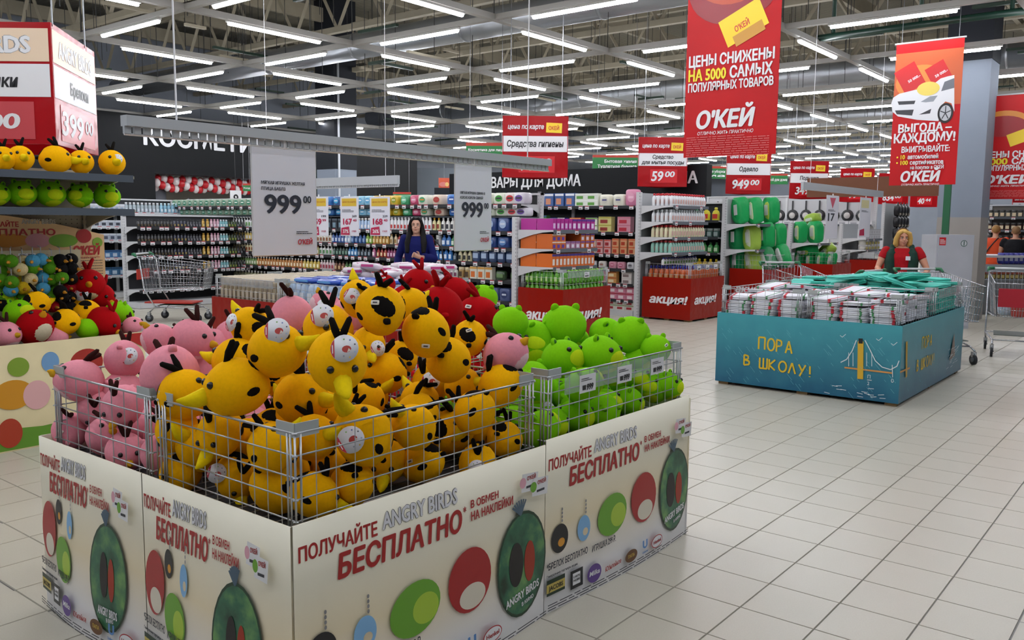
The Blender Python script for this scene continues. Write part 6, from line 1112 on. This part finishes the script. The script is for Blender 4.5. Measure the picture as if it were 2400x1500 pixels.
# ================================================================ white cabinet by the pillar
A, B = at_d(2197, 550, 13.2), at_d(2284, 551, 13.2); cb = thing('white_cabinet', 'tall white steel cabinet in front of the grey pillar', 'cabinet', (A.x, A.y, 0)); wm = mat('b4b8c0', .4, kind='paint'); W = (B-A).length; zt = A.z
D = Vector((B.x-A.x, B.y-A.y, 0)).normalized(); n = Vector((-D.y, D.x, 0))
def slab(p0, p1, z0, z1, th, m, nm, par, off=0):
    b = MB(); d_ = Vector((p1.x-p0.x, p1.y-p0.y, 0)).normalized(); nn = Vector((-d_.y, d_.x, 0)); a_ = p0+nn*off; c_ = p1+nn*off; b.add([(v.x, v.y, z) for z in (z0, z1) for v in (a_, c_, c_+nn*th, a_+nn*th)], [(3, 2, 1, 0), (4, 5, 6, 7), (0, 1, 5, 4), (1, 2, 6, 5), (2, 3, 7, 6), (3, 0, 4, 7)], m); return b.build(nm, par)
slab(A, B, 0, zt, .5, wm, 'body', cb); slab(A+D*.02, B-D*.02, .52, zt-.03, .012, wm, 'upper_door', cb, -.012); slab(A+D*.02, B-D*.02, .04, .5, .012, wm, 'lower_door', cb, -.012)
p = Print((A.x-n.x*.013, A.y-n.y*.013, 0), D, (0, 0, 1)); p.e = .002; p.rect(.03, zt-.16, .1, .12, RED); p.up(); p.fine(.04, zt-.14, .08, .08, 4, WHITE); p.oval(W*.72, zt-.13, .05, .05, mat('3a5a50')); p.up(); p.oval(W*.72, zt-.13, .04, .04, mat('c0c4c8')); p.up(); p.rect(W*.72-.008, zt-.165, .016, .07, mat('3a5a50')); p.oval(W*.7, .42, .06, .04, mat('6a6e74')); p.build(cb)
# refrigerated counter and shelf at the right edge
A, B = at_d(2296, 600, 15.5), at_d(2440, 600, 15.5); rc = thing('chest_counter', 'low grey display counter with blue packs at the right edge', 'counter', (A.x, A.y, 0)); slab(A, B, 0, .62, .7, mat('6b6e70', .5), 'body', rc); slab(A, B, .62, .9, .03, mat('9aa3aa', .3), 'front_window', rc); slab(A, B, 1.02, 1.06, .75, mat('c0c4c8', .4), 'top_rim', rc); slab(A, A+FR*.05, .6, 1.05, .7, mat('a4a8ac', .4), 'end_panel', rc)
for i in range(12): P = prod('pouch', .13, .2, .12, '3a3f9c', 'c8ccea', '5a60c0'); put('pouch', P, Matrix.Translation(A+FR*(.35+.09*i)+Vector((0, .2, .9-A.z))), 'blue pack in the grey counter at the right edge', 'blue packs in the right counter')
for i in range(14): P = prod('jar', .09, .12, .09, '5a4a1c', 'b0a060', '8a3a20'); put('jar', P, Matrix.Translation(A+FR*(.1+.085*i)+Vector((0, .02, .64-A.z-.0))), 'small brown jar on the grey counter at the right edge', 'jars on the right counter')
# ================================================================ people
skin_c = 'c89478'
def remesh(mb, name, parent, vox, smooth=2):
    o = mb.build(name, parent, loc=(0, 0, 0)); m = o.modifiers.new('remesh', 'REMESH'); m.mode = 'VOXEL'; m.voxel_size = vox; m.use_smooth_shade = True
    if smooth: k = o.modifiers.new('smooth', 'SMOOTH'); k.factor = .5; k.iterations = smooth
    return o
def blob_line(mb, pts, rs, m, n=14, flat=1.0):
    mb.tube(pts, rs, m, n)
    for p, r in ((pts[0], rs[0]), (pts[-1], rs[-1])): mb.sphere(p, r, m, 14, 8)
def hand(mb, w, d, side, s, curl=.5, m=None, thumb=1):
    """w wrist, d direction of the palm, side the direction from little finger to thumb"""
    d = Vector(d).normalized(); side = (Vector(side)-d*Vector(side).dot(d)).normalized(); nrm = d.cross(side); w = Vector(w)
    mb.tube([w-d*.02*s, w+d*.03*s, w+d*.085*s], [.026*s, .032*s, .034*s], m, 12)
    for i, (off, L) in enumerate(((-.03, .055), (-.01, .068), (.01, .074), (.03, .068))):
        a = w+d*.08*s+side*off*s; dd = (d*math.cos(curl*.5)-nrm*math.sin(curl*.5)); b = a+dd*L*.4*s; d2 = d*math.cos(curl*1.2)-nrm*math.sin(curl*1.2); c = b+d2*L*.35*s; d3 = d*math.cos(curl*1.9)-nrm*math.sin(curl*1.9); e = c+d3*L*.3*s
        mb.tube([a, b, c, e], [.0095*s, .009*s, .0085*s, .007*s], m, 8); mb.sphere(e, .007*s, m, 8, 5)
    a = w+d*.025*s+side*.028*s; b = a+(d*.6+side*.8)*.035*s; c = b+(d*.9+side*.1-nrm*.5)*.03*s; mb.tube([w+d*.015*s, a, b, c], [.014*s, .013*s, .011*s, .009*s], m, 8); mb.sphere(c, .009*s, m, 8, 5)
def person(label, loc, rz, H, arms, top_c, pants_c, hair_c, hair, sleeve=1.0, wide=1.0, turn=0, tilt=0, vest=None, det=True, top_long=.48, skin=skin_c, stance=.09, hairband=False):
    """arms: two lists [shoulder?, elbow, wrist] in metres for H=1.66, figure faces -y; x is its left"""
    t = thing('person', label, 'person', loc, rz); s = H/1.66; sk = mat(skin, .55); vox = .006 if det else .012; V = lambda x, y, z: Vector((x*s, y*s, z*s)); b = MB()
    HZ = 1.50   # head centre
    RT2 = Matrix.Rotation(turn, 3, 'Z')@Matrix.Rotation(tilt, 3, 'X')
    def hp(x, y, z): return V(0, -.01, HZ)+(RT2@Vector((x, y, z)))*s
    # head: skull, jaw, nose, ears, lips
    def hb(c, r, n=20, k=12):
        mb = MB(); mb.sphere((0, 0, 0), r, sk, n, k); b.add([hp(c[0]+p[0], c[1]+p[1], c[2]+p[2]) for p in mb.v], mb.f, sk, True)
    hb((0, .012, .03), (.074, .09, .085)); hb((0, -.03, -.035), (.056, .056, .075)); hb((0, -.058, -.082), (.024, .022, .02)); hb((0, -.084, .004), (.012, .02, .026)); hb((0, -.098, -.014), (.016, .016, .011))
    for q in (-1, 1): hb((q*.075, .012, -.005), (.011, .022, .032), 10, 7); hb((q*.032, -.06, -.03), (.024, .022, .022)); hb((q*.03, -.074, .035), (.022, .012, .008), 10, 6)
    hb((0, -.078, -.047), (.022, .012, .007), 12, 6); hb((0, -.076, -.058), (.018, .012, .007), 12, 6)
    blob_line(b, [V(0, .03, 1.3), V(0, .015, 1.4), V(0, 0, 1.46)], [.062*s, .052*s, .05*s], sk)
    W = wide
    TP = [(.8, .15, .1), (.88, .162, .115), (1.0, .138, .1), (1.12, .15, .108), (1.24, .16, .105), (1.31, .145, .082), (1.355, .1, .06), (1.38, .05, .045)]
    loft(b, [(z, 0, .02, rx*W, ry*W) for z, rx, ry in TP], sk, V)
    for q in (-1, 1):
        b.tube([V(q*stance, .01, .86), V(q*stance, -.005, .48), V(q*stance, .02, .1)], [.088*W*s, .058*s, .04*s], sk, 14); b.sphere(V(q*stance, -.05, .04), (.042*s, .11*s, .04*s), sk, 14, 8)
    for q, (el, wr, hd, sd, cu) in zip((-1, 1), arms):
        sh = V(q*.17*W, .02, 1.325); el_, wr_ = V(*el), V(*wr); blob_line(b, [sh, (sh+el_)/2, el_], [.05*s, .043*W*s, .036*s], sk); blob_line(b, [el_, (el_*.6+wr_*.4), wr_], [.039*s, .036*s, .024*s], sk); hand(b, wr_, hd, sd, s*1.02, cu, sk)
    remesh(b, 'body', t, vox)
    # face details
    if det:
        for q in (-1, 1):
            m = MB(); m.sphere(hp(q*.031, -.0755, .012), (.0135*s, .007*s, .0075*s), mat('e0dcd8', .3), 12, 8); m.build('eye', t, loc=(0, 0, 0)); m = MB(); m.sphere(hp(q*.031, -.0822, .012), (.0062*s, .002*s, .0062*s), mat('2a1c14', .2), 10, 6); m.build('iris', t, loc=(0, 0, 0))
            m = MB(); m.tube([hp(q*.014, -.084, .031), hp(q*.032, -.083, .037), hp(q*.05, -.072, .032)], [.0025*s, .0035*s, .0018*s], mat(hair_c if hair != 'blond' else '7a5a3a', .8), 6); m.build('eyebrow', t, loc=(0, 0, 0))
            m = MB(); m.tube([hp(q*.017, -.083, .018), hp(q*.031, -.0855, .0215), hp(q*.046, -.077, .017)], .0016*s, mat('1c120e', .6), 5); m.build('eyelid', t, loc=(0, 0, 0))
        m = MB(); m.tube([hp(-.023, -.082, -.052), hp(-.008, -.0915, -.0495), hp(0, -.091, -.051), hp(.008, -.0915, -.0495), hp(.023, -.082, -.052)], [.002*s, .0045*s, .004*s, .0045*s, .002*s], mat('a85a50', .5), 8); m.build('mouth', t, loc=(0, 0, 0))
    hm = mat(hair_c, .6, kind='cloth'); h = MB()
    def hs(c, r, n=18, k=12):
        mb = MB(); mb.sphere((0, 0, 0), r, hm, n, k); h.add([hp(c[0]+p[0], c[1]+p[1], c[2]+p[2]) for p in mb.v], mb.f, hm, True)
    hs((0, .036, .045), (.083, .092, .086)); hs((0, .008, .088), (.066, .07, .034))
    if hair == 'long':
        hs((0, .06, -.06), (.105, .06, .17)); 
        for q in (-1, 1): h.tube([hp(q*.02, -.035, .115), hp(q*.066, -.035, .075), hp(q*.086, -.01, -.0), hp(q*.092, -.01, -.1), V(q*.11, -.055, 1.27), V(q*.115, -.095, 1.13)], [.018*s, .024*s, .026*s, .036*s, .048*s, .026*s], hm, 12)
        h.sphere(V(0, .075, 1.3), (.15*s, .06*s, .17*s), hm, 16, 10)
    elif hair == 'blond':
        hs((0, .05, -.03), (.096, .06, .1))
        for q in (-1, 1): h.tube([hp(q*.02, -.055, .1), hp(q*.07, -.05, .07), hp(q*.09, -.03, .0), hp(q*.092, -.02, -.08), hp(q*.075, -.015, -.115)], [.022*s, .03*s, .034*s, .036*s, .022*s], hm, 12)
    else: hs((0, .07, .02), (.05, .05, .06)) ; hs((0, .1, .05), (.035, .035, .035))
    remesh(h, 'hair', t, vox*1.2, 1)
    if hairband: m = MB(); m.tube([hp(.09*math.cos(a), .02-.0*a, .04+.095*math.sin(a)) for a in [i*math.pi/12 for i in range(13)]], .006*s, mat('6a4a2a', .5), 6); m.build('hairband', t, loc=(0, 0, 0))
    # top
    tm_ = mat(top_c, .75, kind='cloth'); g = MB()
    loft(g, [(z, 0, .02, (rx+.016)*W, (ry+.018)*W) for z, rx, ry in TP[:-1]]+[(1.362, 0, .02, .085*W, .06*W)], tm_, V)
    for q, (el, wr, hd, sd, cu) in zip((-1, 1), arms):
        sh = V(q*.165*W, .02, 1.325); el_, wr_ = V(*el), V(*wr); e2 = sh.lerp(el_, min(1, sleeve*2)); g.tube([sh, (sh+e2)/2, e2], [.062*s, .056*W*s, .052*W*s], tm_, 14); g.sphere(sh, .062*s, tm_)
        if sleeve > .5: w2 = el_.lerp(wr_, (sleeve-.5)*1.9); g.sphere(el_, .056*s, tm_); g.tube([el_, w2], [.056*s, .062*s], tm_, 14)
    o = remesh(g, 'top', t, vox*1.3)
    if vest:
        vm = mat(vest, .7, kind='cloth'); g = MB()
        for q in (-1, 1):
            loft(g, [(.78, q*.12*W, .02, .075*W, .142*W), (.9, q*.115*W, .02, .08*W, .15*W), (1.05, q*.105*W, .02, .07*W, .138*W), (1.2, q*.112*W, .02, .068*W, .136*W), (1.3, q*.11*W, .02, .055*W, .112*W), (1.36, q*.1*W, .02, .03*W, .07*W)], vm, V)
        [g.tube([V(q*.08*W, -.07, 1.27), V(q*.1*W, .02, 1.385), V(q*.08*W, .1, 1.27)], [.045*s, .038*s, .045*s], vm, 10) for q in (-1, 1)]; g.sphere(V(0, .08, 1.12), (.16*W*s, .09*s, .24*s), vm, 18, 12); remesh(g, 'vest', t, vox*1.3)
        m = MB(); m.b2(V(.05, -.135*W-.01, 1.2), V(.11, -.135*W-.004, 1.255), mat('dcdce4', .4)); m.build('name_badge', t, loc=(0, 0, 0))
    pm = mat(pants_c, .8, kind='cloth'); g = MB()
    for q in (-1, 1): g.tube([V(q*stance, .015, .9), V(q*stance, 0, .48), V(q*stance, .02, .07)], [.105*W*s, .075*s, .065*s], pm, 14); g.sphere(V(q*stance*.7, .02, .88), (.1*W*s, .12*W*s, .09*s), pm)
    remesh(g, 'trousers', t, .012)
    for q in (-1, 1): m = MB(); m.soft(V(q*stance, -.05, .035), (.1*s, .26*s, .075*s), mat('1a1a1c', .5), .6, 14, 8); m.build('shoe', t, loc=(0, 0, 0))
    return t
def face_cam(x, y, extra=0): return math.atan2(-x, y)+extra
x, y = -8.62, 8.6
pw = person('woman with long dark hair in a deep blue blouse standing by the shelves', (x, y, 0), face_cam(x, y, -.15), 1.665, [((-.26, .05, 1.06), (-.27, -.03, .82), (0, -.1, -1), (0, -1, 0), .4), ((.25, -.02, 1.05), (.08, -.22, 1.08), (-.8, -.3, .35), (.2, -.3, .9), 1.1)], '0c1458', '15151c', '0d0a0b', 'long', sleeve=.9, wide=1.02, turn=.05, tilt=-.02, skin='c99c86')
m = MB(); m.soft((.3, 0, .72), (.3, .14, .3), mat('16181c', .45, kind='cloth'), .6, 16, 10, lump=.03); m.tube([(.2, 0, .84), (.2, .03, 1.2), (.21, .03, 1.36), (.35, .04, 1.2), (.4, .0, .84)], .011, mat('16181c', .5), 6); hb_ = m.build('handbag', None, loc=(0, 0, 0), label='dark handbag hanging at the left arm of the woman in blue', cat='bag'); hb_.matrix_world = Matrix.Translation((x, y, 0))@Matrix.Rotation(face_cam(x, y, -.15), 4, 'Z')
x, y = -3.12, 12.0
person('blonde shop assistant in red shirt and dark green vest pushing a cart', (x, y, 0), face_cam(x, y, .0), 1.56, [((-.3, -.03, 1.08), (-.26, -.26, 1.04), (.1, -.9, .0), (1, 0, 0), 1.4), ((.33, -.02, 1.07), (.3, -.24, 1.0), (-.1, -.9, 0), (-1, 0, 0), 1.4)], 'a80d18', '22242a', 'c8a058', 'blond', sleeve=.22, wide=1.22, turn=.25, tilt=.12, vest='1c3a30', skin='cf9478', hairband=True)
for u, v, dep, H, tc, hc, lb, wd in ((2335, 532, 17.5, 1.64, 'd8502c', 'a07848', 'shopper in an orange shirt seen from behind at the food shelves', 1.15), (2382, 535, 17.2, 1.62, '15151a', '8a6a4a', 'shopper in a black shirt seen from behind at the food shelves', 1.2)):
    P = at_d(u, v, dep); t_ = person(lb, (P.x, P.y, 0), face_cam(P.x, P.y)+math.pi, H, [((-.27, -.04, 1.06), (-.2, -.25, 1.02), (.3, -.8, 0), (1, 0, 0), .8), ((.27, -.04, 1.06), (.2, -.25, 1.02), (-.3, -.8, 0), (-1, 0, 0), .8)], tc, '1c1c22', hc, 'bun', sleeve=.22, wide=wd, det=False)
    if tc == 'd8502c': m = MB(); m.tube([(-.1, -.13, 1.36), (-.04, .13, 1.34), (.1, .165, 1.15), (.2, .12, .95)], .012, mat('1c1c22'), 6); m.build('bag_strap', t_, loc=(0, 0, 0))
# ================================================================ place queued products: the 300 nearest of each kind singly
by = {}
for q in QUEUE: by.setdefault(q[0], []).append(q)
for nm, L in by.items():
    L.sort(key=lambda q: q[2]); st = None
    for i, (n_, cat, c, P, M, label, group) in enumerate(L):
        if i < 300:
            o = bpy.data.objects.new(nm, P[1]); C.objects.link(o); o.matrix_world = M; o['label'] = label; o['category'] = cat; o['group'] = group
        else:
            st = st or MB(); mb = P[0]; o = len(st.v); A = np.array(mb.v)@np.array(M.to_3x3()).T+np.array(M.translation); st.v += [tuple(r) for r in A]
            for f, k, s_ in zip(mb.f, mb.mi, mb.sm): st.f.append([j+o for j in f]); st.mi.append(st._m(mb.mats[k])); st.sm.append(s_)
    if st: st.build(nm+'_rows', kind='stuff', label='remaining %s rows on the farther and lower shelves' % nm.replace('_', ' '), cat=L[0][1])
